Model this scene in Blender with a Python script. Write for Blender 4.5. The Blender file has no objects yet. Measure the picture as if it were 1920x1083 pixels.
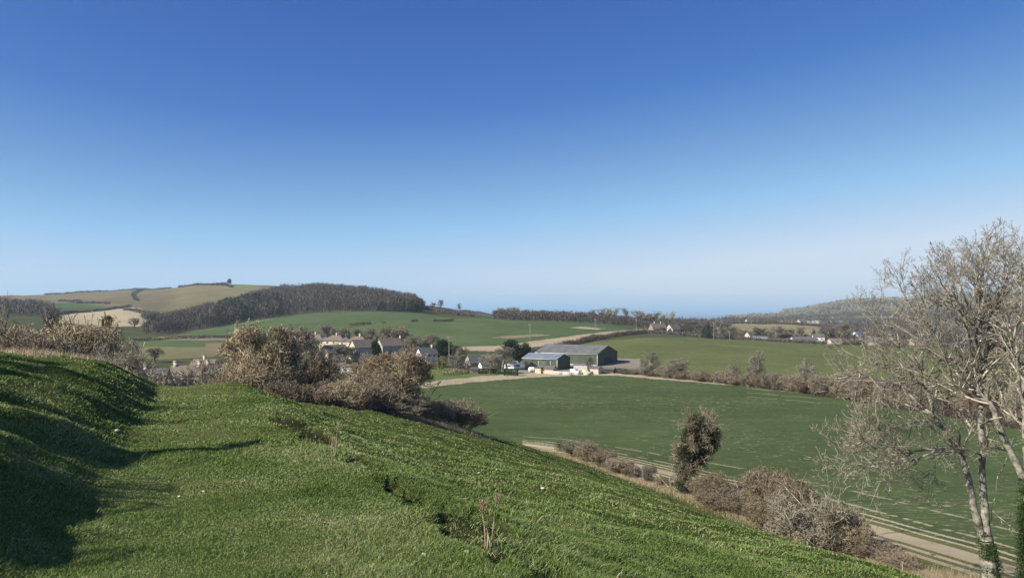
import bpy, math, random
import numpy as np
from mathutils import Vector
C = bpy.context.scene.collection
F = 1450.0; HZ = 584.0          # focal length and eye level of the 1920 px wide photograph

# ------------------------------------------------------------------ noise
def _hash(ix, iy, seed):
    h = (ix*374761393 + iy*668265263 + seed*974634777) & 0xffffffff
    h = ((h ^ (h >> 13))*1274126177) & 0xffffffff
    return ((h ^ (h >> 16)) & 0xffff)/65535.0
def vnoise(x, y, seed=0):
    xi = np.floor(x).astype(np.int64); yi = np.floor(y).astype(np.int64)
    fx = x-xi; fy = y-yi
    fx = fx*fx*(3-2*fx); fy = fy*fy*(3-2*fy)
    a = _hash(xi, yi, seed); b = _hash(xi+1, yi, seed); c = _hash(xi, yi+1, seed); d = _hash(xi+1, yi+1, seed)
    return (a*(1-fx)+b*fx)*(1-fy)+(c*(1-fx)+d*fx)*fy-0.5
def fbm(x, y, size, octs=3, seed=0):
    t = 0; a = 1.0
    for o in range(octs):
        t = t+a*vnoise(x/size+o*17.3, y/size-o*9.1, seed+o); a *= .5; size *= .5
    return t

# ------------------------------------------------------------------ terrain
UX, UY = -.394, .919            # direction of the terrace path
NX, NY = .919, .394             # to its right
def pz(py, d): return (HZ-py)/F*d
def P_(*l):                     # a depth profile: (depth, picture row) or (depth, None, z)
    return [(t[0], t[2] if len(t) == 3 else pz(t[1], t[0])) for t in l]
N_ = None
near_v = [(1, N_, -15), (30, N_, -16), (60, N_, -19.3), (100, N_, -22.8), (150, N_, -24.3)]
PROF = {
 -900: P_((1,N_,-18),(100,N_,-20),(300,N_,-20),(500,N_,-18),(900,590),(1300,575),(2000,562),(2600,553),(3500,572),(10000,600)),
 0:   P_((1,N_,-18),(100,N_,-20),(300,N_,-22),(500,N_,-16),(800,590),(1100,579),(1400,570),(2000,561),(2600,553.5),(3500,572),(10000,600)),
 90:  P_((1,N_,-18),(100,N_,-20),(300,N_,-24),(500,N_,-18),(800,598),(1100,586),(1500,570),(2000,560),(2500,551.5),(3500,572),(10000,600)),
 150: P_((1,N_,-18),(100,N_,-20),(300,N_,-24.5),(500,N_,-20),(800,606),(1200,583),(1600,568),(2000,556),(2450,546),(3500,572),(10000,600)),
 250: P_((1,N_,-18),(100,N_,-22),(300,N_,-25),(430,668),(560,640),(800,612),(1150,583),(1500,571),(1900,555),(2400,541),(3500,572),(10000,600)),
 320: P_((1,N_,-18),(100,N_,-22),(300,N_,-25),(430,668),(560,633),(800,622),(1100,597),(1400,579),(1800,556),(2300,538),(3500,575),(10000,600)),
 370: P_((1,N_,-18),(100,N_,-22),(300,N_,-25),(430,668),(560,633),(700,622),(1000,600),(1350,578),(1800,548),(2150,529.5),(3500,575),(10000,600)),
 430: P_((1,N_,-18),(100,N_,-22),(300,N_,-25),(430,668),(560,633),(650,622),(900,603),(1300,578),(1750,546),(2080,526.5),(3500,578),(10000,600)),
 500: P_((1,N_,-18),(100,N_,-22),(300,N_,-25),(430,664),(560,630),(620,621),(900,594),(1200,570),(1650,546),(2080,531),(3500,578),(10000,600)),
 600: P_((1,N_,-18),(100,N_,-23),(300,N_,-25),(400,672),(500,642),(620,618),(900,588),(1050,568),(1250,549),(1700,546),(2080,537),(3500,580),(10000,600)),
 700: P_((1,N_,-18),(100,N_,-23.5),(330,N_,-25.3),(400,670),(500,642),(640,607),(850,585),(900,584),(1050,567),(1200,555),(1500,562),(2080,565),(3500,590),(10000,600)),
 780: P_((1,N_,-18),(100,N_,-23.5),(330,N_,-25.3),(420,664),(490,645),(620,607),(860,586),(900,585),(1080,574),(1200,572),(1500,580),(2080,590),(3500,600),(10000,600)),
 840: P_((1,N_,-18),(100,N_,-23.8),(330,N_,-25.4),(420,661),(480,647),(650,604),(760,600),(900,592),(1050,585),(1200,582),(1500,590),(2080,600),(3500,600),(10000,600)),
 900: P_((1,N_,-18),(100,N_,-24),(330,N_,-25.5),(400,663),(470,648),(620,608),(720,597),(800,598),(1000,590),(1150,587.5),(1500,597),(3500,600),(10000,600)),
 960: P_((1,N_,-18),(100,N_,-24),(330,N_,-25.5),(400,663),(460,650),(620,609),(720,598),(800,600),(1000,600),(1300,600),(3500,600),(10000,600)),
 1050:P_(*near_v,(330,N_,-25.5),(430,655),(550,625),(640,609),(720,602),(900,601),(1200,603),(3000,600),(10000,600)),
 1130:P_(*near_v,(330,N_,-25.5),(430,650),(520,633),(620,616),(740,606),(900,604),(1300,603),(3000,600),(10000,600)),
 1210:P_(*near_v,(330,N_,-25.5),(450,645),(560,630),(640,622),(800,617),(1000,608),(1400,603),(3000,600),(10000,600)),
 1350:P_(*near_v,(330,N_,-25.5),(450,652),(640,634),(800,626),(1000,614),(1500,606),(3000,599),(10000,600)),
 1440:P_(*near_v,(330,N_,-25.3),(450,654),(640,638),(800,630),(1000,619),(1400,606),(2000,603),(2800,594),(3500,587),(4500,596),(10000,600)),
 1500:P_(*near_v,(330,N_,-25.2),(450,656),(640,642),(800,634),(1000,622),(1350,607),(1800,603),(2500,594),(3500,580),(4500,590),(10000,600)),
 1545:P_(*near_v,(330,N_,-25.2),(450,657),(640,644),(800,635),(1000,624),(1350,609),(1800,603),(2500,590),(3400,570),(4500,580),(10000,600)),
 1600:P_(*near_v,(330,N_,-25.2),(450,657),(640,645),(800,636),(1000,626),(1350,611),(1800,603),(2500,587),(3300,562),(4500,575),(10000,600)),
 1750:P_(*near_v,(330,N_,-25.2),(450,660),(640,650),(800,640),(1000,630),(1350,614),(1800,602),(2500,582),(3400,557),(4500,570),(10000,600)),
 1920:P_(*near_v,(330,N_,-25.0),(450,664),(640,656),(800,645),(1000,633),(1350,612),(1800,598),(2500,575),(3400,546),(4500,565),(10000,600)),
 2800:P_(*near_v,(330,N_,-25.0),(450,664),(640,656),(800,645),(1000,633),(1350,612),(1800,595),(2500,570),(3400,540),(4500,565),(10000,600)),
}
LGD = np.linspace(0, math.log(12000), 700)
PXS = np.array(sorted(PROF))
TAB = []
for k in PXS:
    p = PROF[k]; ld = np.log([a for a, b in p]); zz = np.array([b for a, b in p])
    r = np.interp(LGD, ld, zz)
    ker = np.hanning(25); ker /= ker.sum()
    TAB.append(np.convolve(np.pad(r, 12, mode='edge'), ker, mode='valid'))
TAB = np.array(TAB)
PXF = np.arange(-900, 2801, 10.0)
T2 = np.array([np.interp(PXF, PXS, TAB[:, j]) for j in range(len(LGD))]).T      # (px, depth)
ker = np.hanning(9); ker /= ker.sum()
T2 = np.array([np.convolve(np.pad(T2[:, j], 4, mode='edge'), ker, mode='valid') for j in range(len(LGD))]).T
def far_h(x, y):
    r = np.hypot(x, y)
    th = np.clip(np.arctan2(x, y), math.atan(-1860/F), math.atan(1840/F))
    px = 960+F*np.tan(th); d = r*np.cos(th)
    u = np.clip((px+900)/10, 0, len(PXF)-1.001); v = np.clip(np.log(np.maximum(d, 1))/LGD[1], 0, len(LGD)-1.001)
    i = u.astype(int); j = v.astype(int); fu = u-i; fv = v-j
    z = (T2[i, j]*(1-fu)+T2[i+1, j]*fu)*(1-fv)+(T2[i, j+1]*(1-fu)+T2[i+1, j+1]*fu)*fv
    return z + fbm(x, y, 90, 3, 5)*np.clip((r-500)/2500, 0, 1)*5
S_K = np.array([-60, -10, 0, 8, 28, 52, 70]); A_K = np.array([36, 33, 38, 48.5, 82.7, 110.5, 180.])
G_S = np.array([-40, -12, -6, -4.3, -2.9, -1.9, -.92, 0, 2.1, 2.5, 2.9, 3.5, 6, 14, 30, 55, 120])
G_Z = np.array([2.5, 1.95, 1.62, 1.42, 1.16, .68, .05, 0, -.01, -.03, -.14, -.36, -1.265, -3.12, -7.98, -17.18, -42])
_g = np.linspace(-40, 120, 1601)
_gz = np.interp(_g, G_S, G_Z); ker = np.hanning(7); ker /= ker.sum()
_gz = np.convolve(np.pad(_gz, 3, mode='edge'), ker, mode='valid')
def scar_shade(a, s):
    """broken strip of bare earth and painted shadow along the outer lip of the terrace (0..1)"""
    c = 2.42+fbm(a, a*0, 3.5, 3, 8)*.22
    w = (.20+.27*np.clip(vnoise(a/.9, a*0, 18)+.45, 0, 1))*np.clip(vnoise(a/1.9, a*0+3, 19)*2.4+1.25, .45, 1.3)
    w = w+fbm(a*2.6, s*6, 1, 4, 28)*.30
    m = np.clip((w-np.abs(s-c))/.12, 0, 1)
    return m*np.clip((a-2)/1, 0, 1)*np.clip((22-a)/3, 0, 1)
def near_h(x, y):
    a = UX*x+UY*y; s = NX*x+NY*y
    s2 = s+fbm(a, s*0, 7, 2, 3)*np.where(s < 0, .12, .28)*np.clip((np.abs(s)-.5)/2, 0, 1)
    z = -1.65-.046*np.minimum(a, 40)-.042*np.maximum(a-40, 0)+np.interp(s2, _g, _gz)*np.where(s2 > 3, np.interp(a, [0, 35, 70, 100], [1.067, 1.18, 1.064, .963]), 1)
    a0 = np.interp(s, S_K, A_K)
    t = (a-a0)
    z = z-.38*np.where(t > 0, t*t/(t+9), 0)
    t = -a-30
    z = z-.1*np.maximum(t, 0)
    steep = np.exp(-((s+1.9)/1.6)**2)
    z = z+fbm(x, y, 6, 2, 11)*np.where(s < -1, .05, .13)*np.clip((np.abs(s-.6)-1)/3, 0, 1)+fbm(x, y, 1.3, 3, 12)*(.05+.15*np.clip((np.abs(s-.6)-1)/2, 0, 1)+.07*steep)
    z = z+fbm(x*.35, y*1.2, .9, 2, 14)*.06*np.clip((s-2)/2, 0, 1)
    z = z-.085*scar_shade(a, s)
    return z
def H(x, y):
    x = np.asarray(x, float); y = np.asarray(y, float)
    n = near_h(x, y); f = far_h(x, y)
    r = np.hypot(x, y)
    k = 1.2
    h = np.clip(.5+.5*(n-f)/k, 0, 1)
    m = f*(1-h)+n*h+k*h*(1-h)*.5
    m = np.where(r > 330, f, m)
    return m + fbm(x, y, 14, 3, 21)*.25*np.clip((r-60)/60, 0, 1)*np.clip((500-r)/200, 0, 1)
def h1(x, y): return float(H(np.array([x]), np.array([y]))[0])
_D = np.exp(np.linspace(math.log(3), math.log(5000), 1500))
def hit(px, py, dmin=3, dmax=5000):
    """first ground point on the sight line through a picture position"""
    X = (px-960)/F*_D; Z = (HZ-py)/F*_D
    g = H(X, _D)
    ok = np.where((Z <= g) & (_D >= dmin) & (_D <= dmax))[0]
    i = ok[0] if len(ok) else len(_D)-1
    return float(X[i]), float(_D[i]), float(g[i])
def at(px, d):
    x = (px-960)/F*d
    return x, d, h1(x, d)

# ------------------------------------------------------------------ objects
def tag(o, label=None, cat=None, group=None, kind=None):
    if label: o['label'] = label
    if cat: o['category'] = cat
    if group: o['group'] = group
    if kind: o['kind'] = kind
    return o
def empty(name, loc, rz=0, sc=1):
    o = bpy.data.objects.new(name, None); C.objects.link(o)
    o.location = loc; o.rotation_euler = (0, 0, rz); o.scale = (sc, sc, sc) if not isinstance(sc, tuple) else sc
    o.empty_display_size = .1
    return o
def link(name, me, parent=None, loc=None, rz=0, sc=1):
    o = bpy.data.objects.new(name, me); C.objects.link(o)
    if parent: o.parent = parent
    if loc is not None: o.location = loc
    if rz: o.rotation_euler = (0, 0, rz)
    if sc != 1: o.scale = (sc, sc, sc) if not isinstance(sc, tuple) else sc
    return o
def np_mesh(name, V, Fc, k, mat, smooth=False):
    """V (n,3), Fc (m,k)"""
    me = bpy.data.meshes.new(name)
    V = np.ascontiguousarray(V, dtype=np.float32); Fc = np.ascontiguousarray(Fc, dtype=np.int32)
    me.vertices.add(len(V)); me.vertices.foreach_set('co', V.ravel())
    me.loops.add(Fc.size); me.loops.foreach_set('vertex_index', Fc.ravel())
    me.polygons.add(len(Fc)); me.polygons.foreach_set('loop_start', np.arange(0, Fc.size, k, dtype=np.int32))
    me.polygons.foreach_set('loop_total', np.full(len(Fc), k, dtype=np.int32))
    if smooth: me.polygons.foreach_set('use_smooth', np.ones(len(Fc), dtype=bool))
    me.update(calc_edges=True)
    if mat: me.materials.append(mat)
    return me
def norm(v): return v/np.maximum(np.linalg.norm(v, axis=-1, keepdims=True), 1e-9)
def tubes(p0, p1, r0, r1, k=3):
    n = len(p0); d = norm(p1-p0)
    ref = np.where(np.abs(d[:, 2:3]) > .9, np.array([[1., 0, 0]]), np.array([[0, 0, 1.]]))
    u = norm(np.cross(d, ref)); v = np.cross(d, u)
    an = np.arange(k)*2*math.pi/k
    ring = u[:, None, :]*np.cos(an)[None, :, None]+v[:, None, :]*np.sin(an)[None, :, None]
    A = p0[:, None, :]+ring*r0[:, None, None]; B = p1[:, None, :]+ring*r1[:, None, None]
    V = np.concatenate([A, B], 1).reshape(-1, 3)
    i = np.arange(k); j = (i+1) % k
    q = np.stack([i, j, j+k, i+k], 1)
    Fc = (q[None]+(np.arange(n)*2*k)[:, None, None]).reshape(-1, 4)
    return V, Fc
def join(parts):
    Vs = []; Fs = []; o = 0
    for V, f in parts:
        Vs.append(V); Fs.append(f+o); o += len(V)
    return np.concatenate(Vs), np.concatenate(Fs)
def blades(P, D, L, W, rng, droop=0):
    """tapered leaf-like triangles"""
    n = len(P); a = norm(np.cross(D, rng.normal(size=(n, 3))))
    V = np.stack([P-a*W[:, None]/2, P+a*W[:, None]/2, P+D*L[:, None]], 1)
    return V.reshape(-1, 3), np.arange(n*3).reshape(-1, 3)
def grow(rng, Pp, D, L, R, spec, env=None, rmin=.004):
    """spec rows: nseg, wobble, up, children, tmin, angle, length ratio, radius ratio"""
    out = []
    up = np.array([0, 0, 1.])
    for li, (ns, wob, upb, nch, tmin, ang, lr, rr) in enumerate(spec):
        n = len(Pp); cur = Pp; d = D; pts = [Pp]; ds = [D]
        for i in range(ns):
            d = norm(d+rng.normal(0, wob, (n, 3))+upb*up)
            cur = cur+d*(L/ns)[:, None]; pts.append(cur); ds.append(d)
        rad = [np.maximum(R*(1-.62*i/ns), rmin) for i in range(ns+1)]
        p0 = np.concatenate(pts[:-1]); p1 = np.concatenate(pts[1:])
        r0 = np.concatenate(rad[:-1]); r1 = np.concatenate(rad[1:])
        if env is not None and li > 0:
            k = env(p1); p0, p1, r0, r1 = p0[k], p1[k], r0[k], r1[k]
        out.append((p0, p1, r0, r1))
        if nch <= 0: break
        m = n*nch
        t = tmin+(1-tmin)*rng.random(m)**.85; par = np.repeat(np.arange(n), nch)
        f = t*ns; i0 = np.minimum(f.astype(int), ns-1); fr = f-i0
        PT = np.array(pts); DS = np.array(ds)
        bp = PT[i0, par]*(1-fr)[:, None]+PT[i0+1, par]*fr[:, None]; bd = DS[i0+1, par]
        pr = norm(np.cross(bd, rng.normal(size=(m, 3))))
        an = ang*(.6+.8*rng.random(m))
        nd = norm(bd*np.cos(an)[:, None]+pr*np.sin(an)[:, None])
        nl = L[par]*lr*(1.15-.6*t)*(.6+.8*rng.random(m))
        nr = np.maximum(R[par]*(1-.62*t)*rr, rmin)
        if env is not None:
            k = env(bp); bp, nd, nl, nr = bp[k], nd[k], nl[k], nr[k]
        Pp, D, L, R = bp, nd, nl, nr
    return out
def cat_levels(levels, thick=.03):
    parts = []
    for p0, p1, r0, r1 in levels:
        big = r0 > thick
        if big.any(): parts.append(tubes(p0[big], p1[big], r0[big], r1[big], 6))
        sm = ~big
        if sm.any(): parts.append(tubes(p0[sm], p1[sm], r0[sm], r1[sm], 3))
    return join(parts)

# ------------------------------------------------------------------ materials
def newmat(name):
    m = bpy.data.materials.new(name); m.use_nodes = True
    nt = m.node_tree; b = nt.nodes['Principled BSDF']
    b.inputs['Roughness'].default_value = .9
    b.inputs['Specular IOR Level'].default_value = .15
    return m, nt, b
def N(nt, t, **kw):
    n = nt.nodes.new(t)
    for k, v in kw.items():
        if k in n.inputs: n.inputs[k].default_value = v
        else: setattr(n, k, v)
    return n
def ramp(nt, fac, stops):
    r = nt.nodes.new('ShaderNodeValToRGB'); e = r.color_ramp.elements
    while len(e) < len(stops): e.new(.5)
    for q, (p, c) in zip(e, stops): q.position = p; q.color = (*c, 1)
    nt.links.new(fac, r.inputs[0]); return r.outputs[0]
def mixc(nt, a, b, fac, mode='MIX'):
    m = nt.nodes.new('ShaderNodeMix'); m.data_type = 'RGBA'; m.blend_type = mode
    for s, v in ((6, a), (7, b), (0, fac)):
        if hasattr(v, 'links'): nt.links.new(v, m.inputs[s])
        elif isinstance(v, tuple): m.inputs[s].default_value = (*v, 1)
        else: m.inputs[s].default_value = v
    return m.outputs[2]
def plain(name, c0, c1=None, scale=3., rough=.9, spec=.15, metal=0, detail=4):
    m, nt, b = newmat(name); c1 = c1 or tuple(x*.7 for x in c0)
    tc = N(nt, 'ShaderNodeTexCoord'); n = N(nt, 'ShaderNodeTexNoise', Scale=scale, Detail=detail, Roughness=.65)
    nt.links.new(tc.outputs['Object'], n.inputs['Vector'])
    nt.links.new(ramp(nt, n.outputs[0], [(.32, c1), (.68, c0)]), b.inputs['Base Color'])
    b.inputs['Roughness'].default_value = rough; b.inputs['Specular IOR Level'].default_value = spec; b.inputs['Metallic'].default_value = metal
    return m
def island(name, stops, trans=0, rough=.8, objvar=.25):
    """colour varies per twig / leaf, and a little per plant"""
    m, nt, b = newmat(name)
    g = N(nt, 'ShaderNodeNewGeometry'); c = ramp(nt, g.outputs['Random Per Island'], stops)
    oi = N(nt, 'ShaderNodeObjectInfo'); k = N(nt, 'ShaderNodeMapRange'); k.inputs[3].default_value = 1-objvar; k.inputs[4].default_value = 1+objvar
    nt.links.new(oi.outputs['Random'], k.inputs[0])
    hs = N(nt, 'ShaderNodeHueSaturation'); nt.links.new(c, hs.inputs['Color']); nt.links.new(k.outputs[0], hs.inputs['Value'])
    nt.links.new(hs.outputs[0], b.inputs['Base Color']); b.inputs['Roughness'].default_value = rough
    if trans:
        t = N(nt, 'ShaderNodeBsdfTranslucent'); nt.links.new(hs.outputs[0], t.inputs['Color'])
        x = N(nt, 'ShaderNodeMixShader'); x.inputs[0].default_value = trans
        nt.links.new(b.outputs[0], x.inputs[1]); nt.links.new(t.outputs[0], x.inputs[2])
        nt.links.new(x.outputs[0], nt.nodes['Material Output'].inputs['Surface'])
    return m
M = {}
M['twig_tan'] = island('tan_twigs', [(0, (.10, .076, .048)), (.6, (.325, .255, .155)), (1, (.60, .49, .32))])
M['twig_brown'] = island('brown_twigs', [(0, (.085, .066, .047)), (.6, (.25, .195, .13)), (1, (.48, .39, .265))])
M['twig_grey'] = island('grey_twigs', [(0, (.09, .08, .06)), (.6, (.24, .212, .155)), (1, (.44, .39, .28))])
M['twig_far'] = island('distant_twigs', [(0, (.045, .037, .031)), (.6, (.11, .09, .073)), (1, (.21, .175, .14))])
M['twig_wood'] = island('wood_twigs', [(0, (.022, .019, .016)), (.6, (.07, .057, .046)), (1, (.17, .14, .11))])
M['twig_dark'] = island('dark_twigs', [(0, (.04, .032, .026)), (1, (.13, .10, .08))])
M['twig_ash'] = island('ash_twigs', [(0, (.12, .10, .075)), (.5, (.30, .26, .19)), (1, (.60, .53, .40))])
M['bark'] = plain('bark', (.44, .40, .32), (.05, .045, .035), 3.2, detail=10)
M['bark_dark'] = plain('dark_bark', (.16, .13, .10), (.05, .04, .03), 4)
M['ivy'] = island('ivy_leaves', [(0, (.02, .035, .012)), (.7, (.05, .085, .022)), (1, (.10, .15, .05))], .15, .5)
M['conifer'] = island('conifer_needles', [(0, (.014, .024, .014)), (1, (.045, .065, .035))])
M['evergreen'] = island('evergreen_leaves', [(0, (.012, .018, .008)), (.8, (.03, .042, .018)), (1, (.07, .08, .035))])
M['yellow_conifer'] = island('golden_conifer_leaves', [(0, (.10, .10, .02)), (1, (.30, .27, .06))])
M['straw'] = island('dry_grass', [(0, (.22, .16, .09)), (.6, (.42, .33, .20)), (1, (.62, .52, .35))], .2)
M['stone'] = plain('limestone', (.58, .50, .37), (.40, .34, .25), 1.2)
M['stone_dark'] = plain('grey_stone', (.30, .27, .22), (.17, .15, .13), 1.0)
M['cream'] = plain('cream_render', (.46, .41, .31), (.36, .32, .24), .8)
M['white'] = plain('white_render', (.72, .71, .67), (.70, .69, .65), .8)
M['slate'] = plain('slate_roof', (.15, .14, .13), (.08, .075, .075), 1.6)
M['tile'] = plain('stone_tile_roof', (.24, .19, .14), (.13, .10, .08), 1.6)
M['thatch'] = plain('thatch_roof', (.20, .16, .12), (.11, .09, .07), 1.5)
M['glass'] = plain('window_glass', (.03, .035, .04), (.02, .02, .025), 2, .15, .5)
M['trim'] = plain('white_paint', (.75, .74, .70), (.6, .6, .56), 3, .5)
M['wood'] = plain('weathered_wood', (.38, .33, .26), (.20, .17, .13), 9)
M['dark_wood'] = plain('dark_wood', (.09, .07, .055), (.04, .035, .03), 3)
M['pebble'] = plain('pale_stone', (.70, .66, .56), (.45, .42, .36), 12)
M['wire'] = plain('galvanised_wire', (.25, .25, .24), (.18, .18, .18), 5, .5, .4)
M['black'] = plain('black_rubber', (.02, .02, .02), (.015, .015, .015), 5)
M['hedge_green'] = island('clipped_hedge_leaves', [(0, (.02, .035, .01)), (1, (.06, .09, .025))])
def ribbed(name, c0, c1, pitch, metal=0, rough=.6):
    m, nt, b = newmat(name)
    tc = N(nt, 'ShaderNodeTexCoord'); w = N(nt, 'ShaderNodeTexWave', Scale=pitch); w.bands_direction = 'X'
    nt.links.new(tc.outputs['Object'], w.inputs['Vector'])
    n = N(nt, 'ShaderNodeTexNoise', Scale=.35, Detail=5); nt.links.new(tc.outputs['Object'], n.inputs['Vector'])
    c = mixc(nt, ramp(nt, n.outputs[0], [(.35, c1), (.65, c0)]), (.5, .5, .5), .25, 'OVERLAY')
    nt.links.new(c, b.inputs['Base Color'])
    bp = N(nt, 'ShaderNodeBump', Strength=.5, Distance=.03); nt.links.new(w.outputs[0], bp.inputs['Height']); nt.links.new(bp.outputs[0], b.inputs['Normal'])
    b.inputs['Roughness'].default_value = rough; b.inputs['Metallic'].default_value = metal
    return m
M['barn_wall'] = ribbed('olive_sheet_cladding', (.085, .095, .065), (.065, .075, .05), 3)
M['barn_roof'] = ribbed('weathered_sheet_roof', (.17, .165, .155), (.115, .11, .105), 3)
M['barn_roof_new'] = ribbed('blue_grey_sheet_roof', (.20, .225, .26), (.15, .165, .20), 3)
M['concrete'] = plain('concrete_block', (.50, .47, .40), (.36, .33, .28), .9)
SKYIN = .152; SKYSTR = .1; EXPO = .6; HAZE = .000085
# ------------------------------------------------------------------ ground sheet
def srgb(r, g, b):
    f = lambda c: (c/255/12.92) if c/255 < .04045 else ((c/255+.055)/1.055)**2.4
    return np.array([f(r), f(g), f(b)])
front = np.linspace(-43, 43, 1000); side = np.linspace(43, 317, 100)[1:-1]
TH = np.radians(np.concatenate([front, side])); NT = len(TH)
RR = np.concatenate([np.exp(np.linspace(math.log(.4), math.log(34), 330)), np.exp(np.linspace(math.log(34), math.log(160), 500))[1:], np.exp(np.linspace(math.log(160), math.log(9000), 560))[1:]])
NR = len(RR)
X = np.sin(TH)[None, :]*RR[:, None]; Y = np.cos(TH)[None, :]*RR[:, None]
Z = H(X.ravel(), Y.ravel()).reshape(X.shape)
Z[0, :] = Z[0, :].mean()
PXg = np.where(Y > .1, 960+F*X/np.maximum(Y, .1), -9999); PYg = np.where(Y > .1, HZ-F*Z/np.maximum(Y, .1), 9999)
PXn = PXg; PYn = PYg
def inpoly(px, py, poly):
    c = np.zeros(px.shape, bool); j = len(poly)-1
    for i in range(len(poly)):
        xi, yi = poly[i]; xj, yj = poly[j]
        if yi != yj:
            c ^= ((yi > py) != (yj > py)) & (px < (xj-xi)*(py-yi)/(yj-yi)+xi)
        j = i
    return c
col = np.zeros(X.shape+(3,)); crop = np.zeros(X.shape); reg = np.zeros(X.shape, int)
jit = fbm(X, Y, 5, 2, 31)*1.5
fx = PXg; fy = PYg+jit*np.clip(300/np.maximum(Y, 50), .2, 1)
G1 = np.array([.060, .088, .020]); G_far = np.array([.085, .075, .045])
col[:] = np.array([.072, .078, .035])
def region(poly, d0, d1, c, cr=0, rid=None):
    m = inpoly(fx, fy, poly) & (Y >= d0) & (Y <= d1)
    col[m] = c; crop[m] = cr
    if rid is not None: reg[m] = rid
    return m
S = X*NX+Y*NY; A = X*UX+Y*UY
nearmask = (near_h(X, Y) > far_h(X, Y)+.15) & (np.hypot(X, Y) < 330)
# regions: 1 meadow 2 crop field 3 track 4 lawn 5 hills
CROP = np.array([.067, .090, .036]); OLIVE = np.array([.104, .118, .044]); TAN = np.array([.40, .33, .20])
TRK = np.array([.36, .29, .19]); BROWN = np.array([.15, .122, .062]); CROP2 = np.array([.078, .105, .044])
region([(-3000, 0), (5000, 0), (5000, 640), (-3000, 640)], 1350, 9000, np.array([.075, .068, .045]), 0, 5)
k = (X > 700) & (Y > 2000) & (fbm(X, Y, 420, 2, 66) > .02); col[k] = np.array([.17, .16, .085])
# far hills on the left
region([(-2500, 500), (560, 500), (600, 560), (380, 600), (250, 590), (120, 569), (-2500, 575)], 1250, 3400, BROWN, 0, 5)
region([(275, 552), (320, 545), (330, 560), (300, 578), (250, 572), (190, 566), (200, 560)], 1250, 3400, BROWN*.9, 0, 5)
region([(395, 527), (470, 527), (500, 545), (420, 540), (380, 532)], 1250, 3400, np.array([.15, .155, .065]), 0, 5)
region([(75, 569), (130, 568), (200, 574), (190, 579), (110, 591), (75, 592)], 900, 1700, CROP, 0, 2)
region([(110, 592), (190, 580), (225, 574), (262, 577), (275, 584), (262, 592), (278, 602), (262, 612), (180, 612), (120, 604)], 600, 1500, TAN*.95, 0, 2)
# upper green field and its neighbours
region([(330, 628), (400, 611), (470, 598), (560, 589), (650, 582.5), (790, 585), (850, 597.5), (700, 606), (620, 618), (500, 632), (380, 632)], 560, 1000, CROP2, .2, 2)
region([(690, 607), (780, 601), (840, 597.5), (960, 595), (1060, 600), (1150, 606), (1215, 617), (1130, 627), (1040, 639), (930, 652), (860, 654), (760, 650), (640, 640), (620, 625)], 420, 900, CROP2, .2, 2)
region([(920, 633), (950, 629), (1010, 626), (1035, 628), (1000, 631), (960, 634)], 420, 900, TRK*.65, 0, 2)
region([(1068, 614), (1090, 612), (1135, 615.5), (1120, 618), (1090, 616)], 420, 900, TRK*.85, 0, 2)
region([(868, 580), (925, 584), (925, 595), (870, 592)], 880, 1500, CROP, 0, 2)
region([(858, 650), (930, 648), (1040, 634), (1130, 622), (1212, 616), (1218, 622), (1130, 634), (1020, 648), (930, 658), (858, 657)], 400, 900, TRK*.95, 0, 3)
# left low field
m = region([(238, 640), (300, 631), (440, 632), (440, 655), (400, 668), (300, 674), (238, 670)], 380, 620, CROP2, .2, 2)
col[m & (fy > 650)] = np.array([.15, .14, .07]); col[m & (fy > 643) & (fx > 385)] = np.array([.17, .14, .08]); col[m & (fy < 637.5)] = TRK*.6
# right-hand fields
region([(1150, 690), (1020, 655), (1100, 641), (1210, 632.5), (1300, 632.5), (1400, 636), (1560, 646), (1920, 662), (3000, 690), (3000, 860), (1920, 772), (1700, 746), (1500, 726), (1300, 710), (1160, 697)], 150, 760, OLIVE, 1, 2)
region([(1350, 606), (1420, 604), (1540, 612), (1540, 630), (1440, 628), (1370, 622)], 850, 1500, np.array([.22, .19, .095]), 0, 2)
m = (Y > 1000) & (Y < 1800) & (np.abs(fy-(603.5+(fx-1470)*.02)) < 1.6) & (fx > 1360) & (fx < 1545); col[m] = TAN*1.1
# lawn by the farm
region([(760, 722), (760, 690), (870, 690), (960, 686), (1080, 692), (1110, 699), (1000, 706), (900, 712), (830, 722)], 230, 380, np.array([.10, .135, .042]), .1, 4)
region([(955, 700), (985, 668), (1200, 672), (1200, 697), (1100, 699)], 300, 420, np.array([.22, .19, .14]), 0, 4)
# big field in the valley
top = [(780, 728), (835, 720), (900, 713), (1000, 705), (1100, 700.5), (1150, 701), (1300, 714), (1500, 730), (1700, 750), (1920, 776), (3000, 870)]
bot = [(3000, 1350), (1920, 1062), (1850, 1040), (1620, 975), (1400, 915), (1200, 868), (1060, 838), (1000, 832), (900, 822), (780, 800)]
valley = ~nearmask
m = inpoly(fx, fy, top+bot) & (Y > 40) & (Y < 330) & valley
reg[m] = 2; crop[m] = 1; col[m] = CROP
# headland strips along the top of the big field
l0 = np.interp(fx, [p[0] for p in top], [p[1] for p in top])
w = np.interp(fx, [780, 900, 1000, 1140, 1300, 1600, 1920], [9, 8, 6, 3.5, 5, 7, 9])
dd = fy-l0
m = (Y > 150) & (Y < 345) & valley & (fx > 780)
k = m & (dd < 2) & (dd > -w); col[k] = TRK*.95; crop[k] = .2; reg[k] = 3
k = m & (dd < -w*.35) & (dd > -w*.6) & (fx > 1150); col[k] = np.array([.13, .13, .06]); reg[k] = 3
for a_, b_ in ((5, 6.5), (13, 14), (21, 22)):
    k = m & (dd > a_) & (dd < b_) & (fx > 1400) & (vnoise(fx/60, fy*0, 4) > -.1); col[k] = CROP*.6+TRK*.4
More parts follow.
